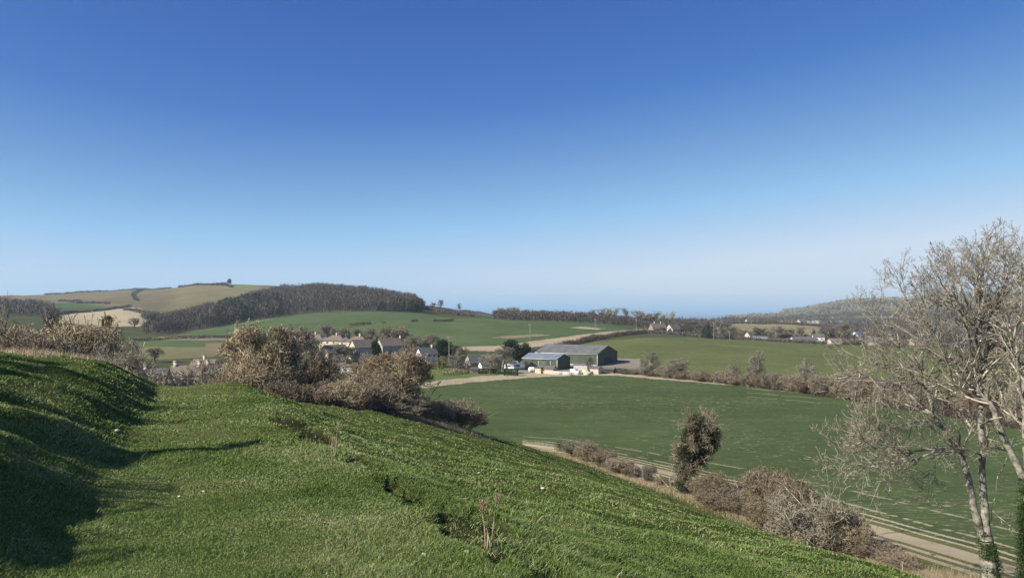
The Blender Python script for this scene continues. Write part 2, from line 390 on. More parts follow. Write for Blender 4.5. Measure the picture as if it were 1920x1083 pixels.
# tracks at the near side of the big field
l1 = np.interp(fx, [p[0] for p in bot[::-1]], [p[1] for p in bot[::-1]])
sc = np.interp(fx, [900, 1060, 1300, 1600, 1900], [.35, .5, 1, 1.7, 2.1])
e = (fy-l1)/sc
m = valley & (Y > 30) & (Y < 330) & (fx > 980) & (e > -34)
st = vnoise(fx/35, fy/3, 77)
for a_, b_, c_ in ((-30, -28.4, .55), (-14.5, -13, .75), (-8, -6.4, .95), (-3.4, -1.8, .95), (2, 11, .8), (13.5, 16, .9), (19, 22, .8)):
    k = m & (e > a_) & (e < b_) & (st > (-.12 if c_ < .8 else -.42))
    col[k] = CROP*(1-c_)+TRK*1.15*c_; reg[k] = 3
k = m & (e > -2) & (e < 24) & (reg != 3); col[k] = np.array([.13, .125, .055])
k = m & (e >= 24) & (e < 90) & (Y < 160); col[k] = np.array([.095, .10, .035])
k = valley & (Y < 330) & (fx <= 900) & (reg == 0) & (Y > 20); col[k] = np.array([.10, .085, .05])
# far woods shade of the ground
k = region([(230, 640), (300, 600), (400, 575), (470, 545), (560, 528), (700, 535), (760, 545), (800, 585), (640, 582), (540, 590), (440, 605), (380, 618), (300, 632)], 700, 1700, np.array([.075, .062, .042]), 0, 5)
# hillside meadow
mw = nearmask
reg[mw] = 1; crop[mw] = 0
g = np.clip(fbm(X, Y, 5, 3, 41)*1.2+.5, 0, 1)[..., None]
pathy = np.exp(-((S-.3)/1.5)**2)[..., None]
cm = np.array([.055, .070, .018])*(1-g)+np.array([.085, .098, .028])*g
cm = cm*(1-pathy*.45)+np.array([.13, .135, .055])*pathy*.45
patch = (np.clip(fbm(X, Y, 1.6, 3, 43)*2-.55, 0, 1))[..., None]
cm = cm*(1-patch*.5)+np.array([.16, .13, .07])*patch*.5
sc_m = scar_shade(A, S)[..., None]; cm = cm*(1-sc_m)+np.array([.032, .031, .015])*sc_m  # lip shadow painted into the near-black earth colour
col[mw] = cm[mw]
# ripples of colour everywhere else
v = (1+.22*fbm(X, Y, 40, 3, 51)+.16*fbm(X, Y, 6, 2, 52))[..., None]
col = np.where(mw[..., None], col, col*v)
ID = np.arange(NR*NT).reshape(NR, NT)
I2 = np.roll(ID, -1, 1)
quads = np.stack([ID[:-1], ID[1:], I2[1:], I2[:-1]], -1).reshape(-1, 4)[:, ::-1]
qreg = reg[:-1].reshape(-1)
Vall = np.stack([X, Y, Z], -1).reshape(-1, 3); Call = np.concatenate([col, crop[..., None]], -1).reshape(-1, 4)

gm, nt, b = newmat('ground')
at_ = N(nt, 'ShaderNodeAttribute', attribute_name='col')
tc = N(nt, 'ShaderNodeTexCoord')
n1 = N(nt, 'ShaderNodeTexNoise', Scale=.45, Detail=6, Roughness=.7); nt.links.new(tc.outputs['Object'], n1.inputs['Vector'])
n2 = N(nt, 'ShaderNodeTexNoise', Scale=9, Detail=4, Roughness=.7); nt.links.new(tc.outputs['Object'], n2.inputs['Vector'])
mx = N(nt, 'ShaderNodeMath', operation='MULTIPLY_ADD'); nt.links.new(n1.outputs[0], mx.inputs[0]); mx.inputs[1].default_value = .5; nt.links.new(n2.outputs[0], mx.inputs[2])
cc = ramp(nt, mx.outputs[0], [(.45, (.32, .32, .32)), (1.0, (.72, .72, .72))])
c = mixc(nt, at_.outputs['Color'], cc, .8, 'OVERLAY')
# drilled crop: specks of bare chalky soil strung out along the rows
mp = N(nt, 'ShaderNodeMapping'); mp.inputs['Rotation'].default_value = (0, 0, math.radians(14)); mp.inputs['Scale'].default_value = (.22, 1.0, 1)
nt.links.new(tc.outputs['Object'], mp.inputs['Vector'])
n3 = N(nt, 'ShaderNodeTexNoise', Scale=1.5, Detail=5, Roughness=.75); nt.links.new(mp.outputs[0], n3.inputs['Vector'])
n4 = N(nt, 'ShaderNodeTexNoise', Scale=.03, Detail=3); nt.links.new(tc.outputs['Object'], n4.inputs['Vector'])
ad = N(nt, 'ShaderNodeMath', operation='MULTIPLY_ADD'); nt.links.new(n4.outputs[0], ad.inputs[0]); ad.inputs[1].default_value = .25; nt.links.new(n3.outputs[0], ad.inputs[2])
sp = ramp(nt, ad.outputs[0], [(.715, (0, 0, 0)), (.80, (1, 1, 1))])
ml = N(nt, 'ShaderNodeMath', operation='MULTIPLY'); nt.links.new(sp, ml.inputs[0]); nt.links.new(at_.outputs['Alpha'], ml.inputs[1])
c = mixc(nt, c, (.22, .21, .115), ml.outputs[0])
n5 = N(nt, 'ShaderNodeTexNoise', Scale=.9, Detail=3, Roughness=.8); nt.links.new(tc.outputs['Object'], n5.inputs['Vector'])
ad5 = N(nt, 'ShaderNodeMath', operation='MULTIPLY_ADD'); nt.links.new(n4.outputs[0], ad5.inputs[0]); ad5.inputs[1].default_value = .2; nt.links.new(n5.outputs[0], ad5.inputs[2])
sp5 = ramp(nt, ad5.outputs[0], [(.73, (0, 0, 0)), (.78, (1, 1, 1))])
ml5 = N(nt, 'ShaderNodeMath', operation='MULTIPLY'); nt.links.new(sp5, ml5.inputs[0]); nt.links.new(at_.outputs['Alpha'], ml5.inputs[1])
c = mixc(nt, c, (.28, .26, .15), ml5.outputs[0])
# sprayer lines, faint
wv = N(nt, 'ShaderNodeTexWave', Scale=.028, Distortion=.6, Detail=1); wv.bands_direction = 'Y'; nt.links.new(mp.outputs[0], wv.inputs['Vector'])
wr = ramp(nt, wv.outputs[0], [(.0, (.47, .47, .47)), (.6, (.515, .515, .515)), (1, (.52, .52, .52))])
c = mixc(nt, c, wr, .5, 'OVERLAY')
nt.links.new(c, b.inputs['Base Color'])
bp = N(nt, 'ShaderNodeBump', Strength=.6, Distance=.05); nt.links.new(n2.outputs[0], bp.inputs['Height']); nt.links.new(bp.outputs[0], b.inputs['Normal'])
b.inputs['Specular IOR Level'].default_value = 0.0
NAMES = {0: ('ground', None), 1: ('hillside_meadow', None), 2: ('fields', None), 3: ('farm_track', None), 4: ('lawn', None), 5: ('hills', None)}
for rid, (nm, _) in NAMES.items():
    q = quads[qreg == rid]
    if not len(q): continue
    u, inv = np.unique(q.ravel(), return_inverse=True)
    me = np_mesh(nm, Vall[u], inv.reshape(-1, 4), 4, gm, True)
    a = me.color_attributes.new('col', 'FLOAT_COLOR', 'POINT')
    a.data.foreach_set('color', np.ascontiguousarray(Call[u], dtype=np.float32).ravel())
    tag(link(nm, me), kind='structure')
# sea
def simple(name, V, Fs, mat): 
    me = bpy.data.meshes.new(name); me.from_pydata(V, [], Fs); me.materials.append(mat); return me
sm, nt, b = newmat('sea_water'); b.inputs['Base Color'].default_value = (.20, .27, .34, 1); b.inputs['Roughness'].default_value = .8; b.inputs['Specular IOR Level'].default_value = .2
sea = link('sea', simple('sea', [(-9000, 4000, -36), (9000, 4000, -36), (9000, 9850, -36), (-9000, 9850, -36)], [(0, 1, 2, 3)], sm)); tag(sea, kind='structure')

# ------------------------------------------------------------------ meadow grass
rng = np.random.default_rng(4)
def grass(n, r0, r1, hgt, wpx, name, label, mat, smin=-99, smax=99, pw=1.0, dens=None, phi0=-37.5, phi1=36.5):
    th = np.radians(rng.uniform(phi0, phi1, n)); r = np.exp(rng.uniform(math.log(r0)*pw, math.log(r1)*pw, n)/pw)
    x = np.sin(th)*r; y = np.cos(th)*r
    keep = (near_h(x, y) > far_h(x, y)+.1)
    s = x*NX+y*NY
    keep &= (s > smin) & (s < smax)
    keep &= rng.random(n) > scar_shade(x*UX+y*UY, s)*.86
    if dens is not None: keep &= rng.random(n) < dens(x, y, s)
    x = x[keep]; y = y[keep]; r = r[keep]; s = s[keep]; m = len(x)
    z = H(x, y)
    P = np.stack([x, y, z-.004], 1)
    clump = np.clip(1+1.3*fbm(x, y, .45, 2, 61)+.9*fbm(x, y, 3, 2, 62), .62, 2.2)
    short = 1-.28*np.exp(-((s-.3)/1.5)**2)
    L = hgt*clump*short*(.5+rng.random(m))
    lean = rng.normal(0, .55, (m, 3)); lean[:, 2] = 1; lean[:, 0] += .25; D = norm(lean)
    W = np.maximum(.004, wpx*r/773.0)*(.6+.8*rng.random(m))
    # two-stage blade: lower quad drawn as two triangles and bent tip
    a = norm(np.cross(D, rng.normal(size=(m, 3))))
    mid = P+D*(L*.55)[:, None]
    D2 = norm(D+np.stack([D[:, 0], D[:, 1], -D[:, 2]*.2], 1)*.9)
    tip = mid+D2*(L*.5)[:, None]
    V = np.stack([P-a*W[:, None]/2, P+a*W[:, None]/2, mid+a*W[:, None]*.4, mid-a*W[:, None]*.4, tip], 1).reshape(-1, 3)
    o = np.arange(m)[:, None]*5
    T = np.concatenate([o+np.array([[0, 1, 2]]), o+np.array([[0, 2, 3]]), o+np.array([[3, 2, 4]])], 1).reshape(-1, 3)
    ob = link(name, np_mesh(name, V, T, 3, mat)); tag(ob, label, 'grass', kind='stuff')
gmt, nt, b = newmat('grass_blades')
g_ = N(nt, 'ShaderNodeNewGeometry'); tc = N(nt, 'ShaderNodeTexCoord')
n1 = N(nt, 'ShaderNodeTexNoise', Scale=.5, Detail=5, Roughness=.65); nt.links.new(tc.outputs['Object'], n1.inputs['Vector'])
ad = N(nt, 'ShaderNodeMath', operation='MULTIPLY_ADD'); nt.links.new(g_.outputs['Random Per Island'], ad.inputs[0]); ad.inputs[1].default_value = .42
nt.links.new(n1.outputs[0], ad.inputs[2])
c = ramp(nt, ad.outputs[0], [(.30, (.034, .052, .012)), (.52, (.105, .155, .034)), (.80, (.185, .255, .068)), (.99, (.40, .38, .20))])
nt.links.new(c, b.inputs['Base Color']); b.inputs['Roughness'].default_value = .6
t = N(nt, 'ShaderNodeBsdfTranslucent'); nt.links.new(c, t.inputs['Color']); x_ = N(nt, 'ShaderNodeMixShader'); x_.inputs[0].default_value = .3
nt.links.new(b.outputs[0], x_.inputs[1]); nt.links.new(t.outputs[0], x_.inputs[2]); nt.links.new(x_.outputs[0], nt.nodes['Material Output'].inputs['Surface'])
grass(900000, 3.4, 14, .037, .75, 'meadow_grass', 'short green meadow grass covering the near hillside and terrace path', gmt)
grass(380000, 13, 150, .044, .85, 'meadow_grass', 'green grass of the far part of the hillside up to its brow', gmt)
grass(3200, 3.6, 60, .10, .5, 'dry_grass', 'scattered straw-coloured dead grass among the green', M['straw'], dens=lambda x, y, s: .15+.85*np.clip(fbm(x, y, 3, 2, 71)*3, 0, 1))
# ------------------------------------------------------------------ woody plants: prototypes
def dome(w, h, zc=.45, rz=.56, seed=0, lump=.22):
    def f(p):
        q = np.stack([p[:, 0]/(w/2), p[:, 1]/(w/2), (p[:, 2]-h*zc)/(h*rz)], 1)
        an = np.arctan2(p[:, 1], p[:, 0])
        k = 1+lump*vnoise(an*1.6+seed, p[:, 2]/h*4, seed+3)*2
        return (np.sum(q*q, 1) < k*k)
    return f
def shrub_mesh(seed, w, h, nst=14, spec=None, mat='twig_tan', rmin=.016, r0=.055, spread=.75, base=.22):
    g = np.random.default_rng(seed)
    an = g.random(nst)*6.283; rr = np.sqrt(g.random(nst))*w*base
    Pp = np.stack([np.cos(an)*rr, np.sin(an)*rr, np.full(nst, -.5)], 1)
    an2 = an+g.normal(0, .5, nst); tilt = g.random(nst)*spread+.08
    D = np.stack([np.cos(an2)*np.sin(tilt)*w/h*.8, np.sin(an2)*np.sin(tilt)*w/h*.8, np.cos(tilt)], 1); D = norm(D)
    L = h*(.65+.4*g.random(nst)); R = np.full(nst, r0)*(.6+.7*g.random(nst))
    spec = spec or [(6, .14, .03, 13, .12, .75, .5, .5), (4, .2, .04, 8, .1, .8, .55, .6), (3, .22, .05, 5, .1, .8, .55, .7), (2, .2, .05, 0, 0, 0, 0, 0)]
    lv = grow(g, Pp, D, L, R, spec, dome(w, h, seed=seed), rmin)
    V, Fc = cat_levels(lv, .04)
    return np_mesh('shrub_twigs', V, Fc, 4, M[mat])
def tree_meshes(seed, w, h, trunk=.3, nl=9, spec=None, mat='twig_grey', rmin=.014, r0=.22, tilt=.75, bark='bark_dark', zc=.6, rz=.45):
    g = np.random.default_rng(seed)
    P0 = np.array([[0, 0, -.6]]); lv = grow(g, P0, np.array([[g.normal(0, .05), g.normal(0, .05), 1.]]), np.array([h*.72]), np.array([r0]), [(8, .07, .05, 0, 0, 0, 0, 0)], None, .02)
    tp0, tp1, tr0, tr1 = lv[0]
    trunkm = np_mesh('tree_trunk', *tubes(tp0, tp1, tr0, tr1, 7), 4, M[bark], True)
    pts = np.concatenate([tp0, tp1[-1:]]); rad = np.append(tr0, tr1[-1])
    t = (trunk+(1-trunk)*g.random(nl)**.8)*(len(pts)-1)*.99; i = t.astype(int); fr = (t-i)[:, None]
    Pp = pts[i]*(1-fr)+pts[i+1]*fr
    an = g.random(nl)*6.283+np.arange(nl)*2.4; ti = tilt*(.6+.7*g.random(nl))*(1.1-.5*(t/len(pts)))
    D = np.stack([np.cos(an)*np.sin(ti), np.sin(an)*np.sin(ti), np.cos(ti)], 1)
    L = h*.62*(1.15-.55*t/len(pts))*(.7+.5*g.random(nl)); R = rad[i]*.6
    spec = spec or [(6, .14, .05, 10, .15, .75, .58, .5), (4, .18, .05, 9, .12, .8, .55, .55), (3, .2, .05, 5, .1, .8, .55, .7), (2, .2, .06, 0, 0, 0, 0, 0)]
    lv = grow(g, Pp, D, L, R, spec, dome(w, h, zc, rz, seed), rmin)
    V, Fc = cat_levels(lv, .05)
    return trunkm, np_mesh('tree_crown', V, Fc, 4, M[mat])
def leaf_cloud(g, blobs, n, size, mat, name='foliage'):
    """leaf-sized triangles scattered through lumpy volumes; blobs: (x,y,z,rx,ry,rz)"""
    bl = np.array(blobs, float); vol = bl[:, 3]*bl[:, 4]*bl[:, 5]; k = g.choice(len(bl), n, p=vol/vol.sum())
    d = norm(g.normal(size=(n, 3))); r = g.random(n)**.45
    Pp = bl[k, :3]+d*r[:, None]*bl[k, 3:6]
    Pp += g.normal(0, size*.5, (n, 3))
    kk = fbm(Pp[:, 0]*1.0+Pp[:, 1]*.7, Pp[:, 2]*1.0, size*7, 2, 9) > -.32
    Pp = Pp[kk]; n = len(Pp)
    D = norm(d[kk]+g.normal(0, .8, (n, 3)))
    V, T = blades(Pp, D, size*(.7+.8*g.random(n)), size*.8*(.7+.6*g.random(n)), g)
    return np_mesh(name, V, T, 3, M[mat])
def conifer_mesh(seed, w, h, n=2600, size=.35, mat='conifer', taper=.75):
    g = np.random.default_rng(seed); bl = []
    for i in range(46):
        t = .08+.9*i/45; r = w/2*(1-t)**taper*(.8+.4*g.random())
        for q in range(3):
            a = g.random()*6.283; bl.append((math.cos(a)*r*.55, math.sin(a)*r*.55, h*t-.2*r, r*.5+.1, r*.5+.1, h*.045))
    return leaf_cloud(g, bl, n, size, mat, 'tree_crown')
def round_mesh(seed, w, h, n=3200, size=.35, mat='evergreen', nb=22, lo=.25):
    g = np.random.default_rng(seed); bl = []
    for i in range(nb):
        a = g.random()*6.283; t = lo+(.86-lo)*g.random(); r = w/2*math.sqrt(max(.05, 1-((t-.5)/.5)**2))*g.random()**.5*.7
        bl.append((math.cos(a)*r, math.sin(a)*r, h*t, w*.2, w*.2, h*.15))
    return leaf_cloud(g, bl, n, size, mat, 'tree_crown')
def simple_trunk(h, r):
    n = 6; z = np.linspace(-.6, h*.7, n+1); p = np.stack([np.sin(z)*.03*h/6, np.cos(z*1.3)*.03*h/6, z], 1)
    rr = r*(1-.75*np.arange(n+1)/n)
    return np_mesh('tree_trunk', *tubes(p[:-1], p[1:], rr[:-1], rr[1:], 6), 4, M['bark_dark'], True)
def far_spec(a, b, c): return [(4, .15, .07, a, .1, .7, .5, .6), (3, .2, .06, b, .1, .8, .5, .7), (2, .2, .06, c, .1, .8, .6, .7)]+([(1, .1, .05, 0, 0, 0, 0, 0)] if c else [])
SHRUB = {}     # name -> (mesh, w, h)
for i in range(3): SHRUB['tan%d' % i] = (shrub_mesh(100+i, 6, 6, 18, mat='twig_tan'), 6, 6)
for i in range(2): SHRUB['brown%d' % i] = (shrub_mesh(120+i, 6, 5, 18, mat='twig_brown'), 6, 5)
for i in range(2): SHRUB['grey%d' % i] = (shrub_mesh(140+i, 6, 5, 16, mat='twig_grey', rmin=.016), 6, 5)
fsp = [(4, .16, .03, 7, .12, .75, .45, .5), (3, .2, .04, 6, .1, .8, .5, .6), (2, .22, .05, 3, .1, .8, .5, .7), (1, .2, .05, 0, 0, 0, 0, 0)]
for i in range(3): SHRUB['farb%d' % i] = (shrub_mesh(160+i, 7, 4.5, 14, fsp, ['twig_far', 'twig_brown', 'twig_grey'][i], .035, .08), 7, 4.5)
SHRUB['leafy'] = (leaf_cloud(np.random.default_rng(5), [(math.cos(a)*1.2, math.sin(a)*1.2, 1.2+.5*math.sin(a*3), 1.3, 1.3, 1.2) for a in np.linspace(0, 6, 9)], 9000, .09, 'evergreen', 'shrub_leaves'), 5, 3.2)
TREE = {}
for i in range(2): TREE['haw%d' % i] = tree_meshes(200+i, 8, 7.5, .12, 13, mat='twig_tan', rmin=.018, r0=.2, tilt=.95, bark='bark_dark', zc=.52, rz=.52)+(8, 7.5)
for i in range(3): TREE['mid%d' % i] = tree_meshes(220+i, 10, 12, .25, 12, far_spec(8, 6, 5), 'twig_grey' if i else 'twig_brown', .05, .35)+(10, 12)
for i in range(2): TREE['oak%d' % i] = tree_meshes(230+i, 10, 12, .2, 15, [(5, .16, .05, 9, .15, .8, .5, .55), (4, .18, .06, 7, .1, .8, .5, .65), (3, .2, .06, 5, .1, .8, .55, .7), (1, .2, .06, 0, 0, 0, 0, 0)], 'twig_grey', .028, .4, .85, 'wood')+(10, 12)
for i in range(4): TREE['far%d' % i] = tree_meshes(240+i, 11, 13, .2, 9, [(3, .15, .07, 7, .1, .7, .5, .6), (2, .2, .06, 6, .1, .8, .5, .7), (1, .2, .06, 0, 0, 0, 0, 0)], 'twig_far', .09, .35, .6)+(11, 13)
TREE['poplar0'] = tree_meshes(260, 7, 16, .3, 10, [(3, .1, .25, 7, .1, .5, .5, .6), (2, .12, .2, 6, .1, .6, .5, .7), (1, .2, .06, 0, 0, 0, 0, 0)], 'twig_grey', .06, .3, .45)+(7, 16)
TREE['conifer0'] = (simple_trunk(12, .3), conifer_mesh(1, 7, 12, 3000, .45), 7, 12)
TREE['round0'] = (simple_trunk(9, .3), round_mesh(2, 8, 9, 4200, .45), 8, 9)
TREE['round1'] = (simple_trunk(9, .3), round_mesh(3, 9, 8, 4200, .45), 9, 8)
TREE['golden'] = (simple_trunk(5, .12), round_mesh(4, 2.2, 5, 2400, .18, 'yellow_conifer', 26, .08), 2.2, 5)
rngp = random.Random(11)
def put_tree(kind, px, d, top, wpx, label, cat='tree', group=None, name='bare_tree', off=0):
    tm, cm_, w, h = TREE[kind]; x, y, z = at(px, d)
    hh = (HZ-top)/F*d-z; ww = wpx/F*d
    e = empty(name, (x, y, z+off), rngp.random()*6.28, (ww/w, ww/w, hh/h)); tag(e, label, cat, group)
    link('trunk', tm, e); link('crown', cm_, e); return e
def put_shrub(kind, px, d, top, wpx, label, group=None, name='bare_shrub', cat='shrub'):
    me, w, h = SHRUB[kind]; x, y, z = at(px, d)
    hh = (HZ-top)/F*d-z; ww = wpx/F*d
    o = link(name, me, None, (x, y, z-.05), rngp.random()*6.28, (ww/w, ww/w, hh/h)); tag(o, label, cat, group); return o

# ---- thicket on the left behind the bank
GL = 'bushes behind the grass bank on the left'
for k, px, d, top, w, lab in (
    ('brown0', -70, 42, 588, 190, 'brown bare bush cut by the left edge of the picture'),
    ('brown1', 15, 43, 590, 150, 'reddish brown bare bush at the far left above the grass bank'),
    ('tan0', 75, 47, 588, 130, 'bare tan bush second from the left edge above the bank'),
    ('tan1', 135, 50, 592, 140, 'tall tan bare bush with pale twigs in the middle of the left thicket'),
    ('tan2', 180, 52, 606, 110, 'bare tan bush just in front of the ivy-clad stump'),
    ('grey0', 222, 47, 625, 70, 'dark grey bush with arching twigs at the right end of the left thicket'),
    ('brown1', 100, 38, 655, 110, 'low brown scrub at the foot of the left thicket'),
    ('grey1', 190, 40, 660, 130, 'low dark scrub below the ivy-clad stump'),
    ('brown0', 20, 37, 632, 120, 'dark low scrub along the top of the bank at far left'),
    ('grey1', 60, 44, 612, 120, 'dark inner bush low between the two brown bushes at left'),
    ('brown1', 240, 50, 690, 60, 'small brown scrub beside the grey roofed house on the left')):
    put_shrub(k, px, d, top-8, w*1.45, lab, GL)
# ---- saddle at the end of the path
GS = 'scrub beyond the end of the grass path'
for k, px, d, top, w, lab in (
    ('grey0', 262, 62, 676, 110, 'dark grey bush left of the path end below the house with windows'),
    ('grey1', 303, 58, 668, 125, 'rounded grey bush directly behind the end of the path'),
    ('grey0', 345, 56, 682, 120, 'low dark bush behind the path end below the brown roof'),
    ('grey1', 392, 62, 660, 130, 'grey bush with tangled twigs left of the tall hawthorn'),
    ('grey0', 430, 66, 655, 100, 'grey bush half behind the left edge of the tall hawthorn'),
    ('grey1', 330, 72, 678, 140, 'wide dark scrub further behind the end of the path'),
    ('grey0', 375, 76, 674, 130, 'dark scrub behind the tangled grey bush left of the hawthorns'),
    ('brown0', 410, 50, 700, 90, 'low brown brambles on the brow right of the path end'),
    ('brown1', 262, 46, 706, 80, 'low brown brambles on the brow left of the path end')):
    put_shrub(k, px, d, top, w, lab, GS)
# ---- thicket on the brow in the middle
GM = 'hawthorns and scrub on the brow of the hillside'
put_tree('haw0', 498, 64, 596, 220, 'tallest bare hawthorn on the brow with pale brown twigs, left end of the row', 'tree', GM, 'hawthorn_tree')
put_tree('haw1', 590, 66, 660, 125, 'second bare hawthorn on the brow, lower and right of the tallest one', 'tree', GM, 'hawthorn_tree')
put_tree('haw0', 750, 74, 652, 180, 'broad dense bare hawthorn at the right of the row, wider than tall', 'tree', GM, 'hawthorn_tree')
for k, px, d, top, w, lab in (
    ('tan0', 552, 64, 672, 110, 'tan bare bush between the two hawthorns on the brow'),
    ('tan2', 455, 58, 668, 110, 'bare bush at the left foot of the tallest hawthorn'),
    ('grey0', 625, 74, 678, 120, 'grey leaning scrub behind the gap between hawthorns'),
    ('tan1', 640, 62, 708, 110, 'low yellowish scrub on the brow below the white building'),
    ('brown0', 690, 66, 694, 100, 'brown scrub against the left side of the broad hawthorn'),
    ('tan2', 670, 74, 676, 90, 'pale bare bush behind the scrub in front of the village barns'),
    ('brown1', 735, 66, 748, 130, 'low brown scrub at the foot of the broad hawthorn'),
    ('grey1', 745, 78, 690, 110, 'dark twiggy bush inside the broad hawthorn'),
    ('tan0', 805, 78, 748, 80, 'tan bush between the broad hawthorn and the end bush'),
    ('brown0', 858, 84, 748, 85, 'rounded reddish brown bush at the right end of the brow thicket'),
    ('tan1', 828, 82, 760, 60, 'small pale bush left of the rounded end bush'),
    ('brown1', 525, 56, 700, 90, 'low brown scrub under the tallest hawthorn'),
    ('brown1', 600, 60, 712, 80, 'low brown scrub under the second hawthorn'),
    ('tan1', 700, 86, 674, 70, 'tan bush rising behind the left shoulder of the broad hawthorn')):
    put_shrub(k, px, d, top-4, w*1.3, lab, GM)

# ---- hedge along the foot of the hillside
FD = lambda px: float(np.interp(px, [1050, 1160, 1230, 1400, 1500, 1605, 1690, 1850], [133, 112, 102, 82, 72, 62.5, 55, 49]))
GH = 'shrubs along the fence at the foot of the hillside'
for k, px, dd_, top, w, lab in (
    ('leafy', 1058, 2, 828, 34, 'dark evergreen bush at the left end of the hedge below the hillside'),
    ('grey1', 1082, 1, 824, 56, 'grey bare bush beside the dark evergreen at the hedge end'),
    ('tan1', 1104, 0, 832, 46, 'pale bare bush third from the left end of the lower hedge'),
    ('brown0', 1132, 0, 842, 52, 'brown bush in the lower hedge above the pale track'),
    ('brown1', 1160, 0, 856, 50, 'brown bush just before the gap with the fence'),
    ('brown0', 1182, 0, 872, 36, 'small brown bush at the left end of the fence gap'),
    ('grey0', 1217, 1, 870, 26, 'narrow upright dark shrub behind the first fence posts'),
    ('brown0', 1241, 1, 893, 28, 'small low shrub beside the leaning fence strut'),
    ('tan2', 1335, 0, 888, 70, 'pale yellowish shrub leaning on the right of the ivy-choked tree'),
    ('brown1', 1355, -1, 915, 90, 'low brown brambles right of the ivy-choked tree'),
    ('brown0', 1400, 0, 925, 90, 'brown brambles midway between the ivy-choked tree and the tall bushes'),
    ('brown1', 1440, 4, 868, 90, 'tall brown bush with reddish upright twigs behind the hedge'),
    ('brown0', 1492, 2, 884, 100, 'broad brown bush left of the pale sapling'),
    ('tan0', 1452, -4, 925, 90, 'pale twiggy bush low in front of the tall brown bush'),
    ('grey1', 1520, -7, 915, 130, 'large grey bare bush nearest the meadow at the foot of the slope'),
    ('tan2', 1575, -2, 945, 84, 'straggly tan bush left of the fence post by the track'),
    ('brown1', 1590, 3, 968, 70, 'dark brown brambles beside the track behind the fence post'),
    ('brown0', 1640, 1, 1006, 90, 'low dark brambles between the two right-hand fence posts'),
    ('brown1', 1684, 1, 1028, 60, 'low dark brambles at the second right-hand fence post')):
    put_shrub(k, px, FD(px)+dd_, top-4, w*1.25, lab, GH)
# pale sapling
g = np.random.default_rng(77)
x, y, z = at(1552, 68); hh = (HZ-862)/F*68-z
lv = grow(g, np.array([[0, 0, -.2]]*3), norm(np.array([[.1, 0, 1], [-.35, .1, 1], [.4, -.1, 1]])), np.array([1., .85, .85])*hh, np.array([.05]*3), [(6, .1, .05, 6, .45, .6, .4, .5), (4, .15, .05, 5, .2, .7, .45, .6), (3, .2, .05, 0, 0, 0, 0, 0)], None, .014)
V, Fc = cat_levels(lv); tag(link('bare_sapling', np_mesh('sapling_twigs', V, Fc, 4, M['twig_ash']), None, (x, y, z)), 'pale bare sapling with forked stems between the brown bushes and the ash tree', 'sapling')

# ivy-choked tree in the hedge
g = np.random.default_rng(33)
x, y, z = at(1287, FD(1287)); sc_ = FD(1287)/F
e = tag(empty('ivy_clad_tree', (x, y, z)), 'tree choked with dark ivy and tangled twigs standing alone in the lower hedge', 'tree')
hT = (HZ-772)*sc_-z
def wp(px, py, off=0): return np.array([(px-1287)*sc_, off, (HZ-py)*sc_-z])
tp = np.array([wp(1283, 960), wp(1284, 910), wp(1290, 870), wp(1300, 830), wp(1308, 795)]); tr = np.array([.42, .36, .32, .25, .12])
link('trunk', np_mesh('ivy_tree_trunk', *tubes(tp[:-1], tp[1:], tr[:-1], tr[1:], 8), 4, M['bark_dark'], True), e)
bl = [(*wp(px, py, g.normal(0, .4)), r*sc_, r*sc_, r*sc_) for px, py, r in ((1310, 800, 26), (1325, 812, 26), (1300, 820, 24), (1318, 835, 26), (1332, 830, 18), (1300, 850, 22), (1285, 850, 20), (1310, 860, 20), (1285, 880, 20), (1298, 880, 16), (1277, 905, 15), (1290, 905, 12), (1282, 930, 15))]
link('ivy', leaf_cloud(g, [(x_, y_, z_, a_*.95, b2_*.95, c2_*.92) for x_, y_, z_, a_, b2_, c2_ in bl], 42000, .12, 'evergreen', 'ivy_leaves'), e)
oc = []
lv = []
for t in range(170):
    b_ = bl[g.integers(len(bl))]; dr = norm(g.normal(size=3)+np.array([-.15, 0, .45]))
    oc.append((np.array(b_[:3])+dr*b_[3]*.4, dr, b_[3]))
Pp = np.array([o[0] for o in oc]); D = np.array([o[1] for o in oc]); L = np.array([o[2] for o in oc])*1.15
lv = grow(g, Pp, D, L, np.full(len(Pp), .03), [(4, .25, .03, 8, .2, .8, .55, .6), (3, .25, .03, 5, .2, .8, .5, .7), (2, .2, 0, 0, 0, 0, 0, 0)], None, .014)
V, Fc = cat_levels(lv); link('twigs', np_mesh('ivy_tree_twigs', V, Fc, 4, M['twig_brown']), e)

# ---- ash trees at the right
def limb_set(org, sc_, limbs):
    segs = []; spawn = []
    for pts, ra, rb, ch in limbs:
        q = np.array([[(a-org[0])*sc_, c_, (HZ-b_)*sc_] for a, b_, c_ in pts])
        n = 8*(len(q)-1); t = np.linspace(0, len(q)-1, n+1)
        # smooth the hand-laid line
        idx = np.arange(len(q)); cu = np.stack([np.interp(t, idx, q[:, k]) for k in range(3)], 1)
        kk = np.hanning(9); kk /= kk.sum()
        cu2 = np.stack([np.convolve(np.pad(cu[:, k], 4, mode='edge'), kk, mode='valid') for k in range(3)], 1); cu2[0] = cu[0]; cu2[-1] = cu[-1]
        cu2 += np.stack([fbm(t*1.7+ra*90, t*0+j, 1, 2, 90+j)*.10 for j in range(3)], 1)
        rr = np.linspace(ra, rb, n+1)*(1+.10*vnoise(t*3, t*0, 5))
        segs.append((cu2[:-1], cu2[1:], rr[:-1], rr[1:])); spawn.append((cu2, rr, ch))
    return segs, spawn
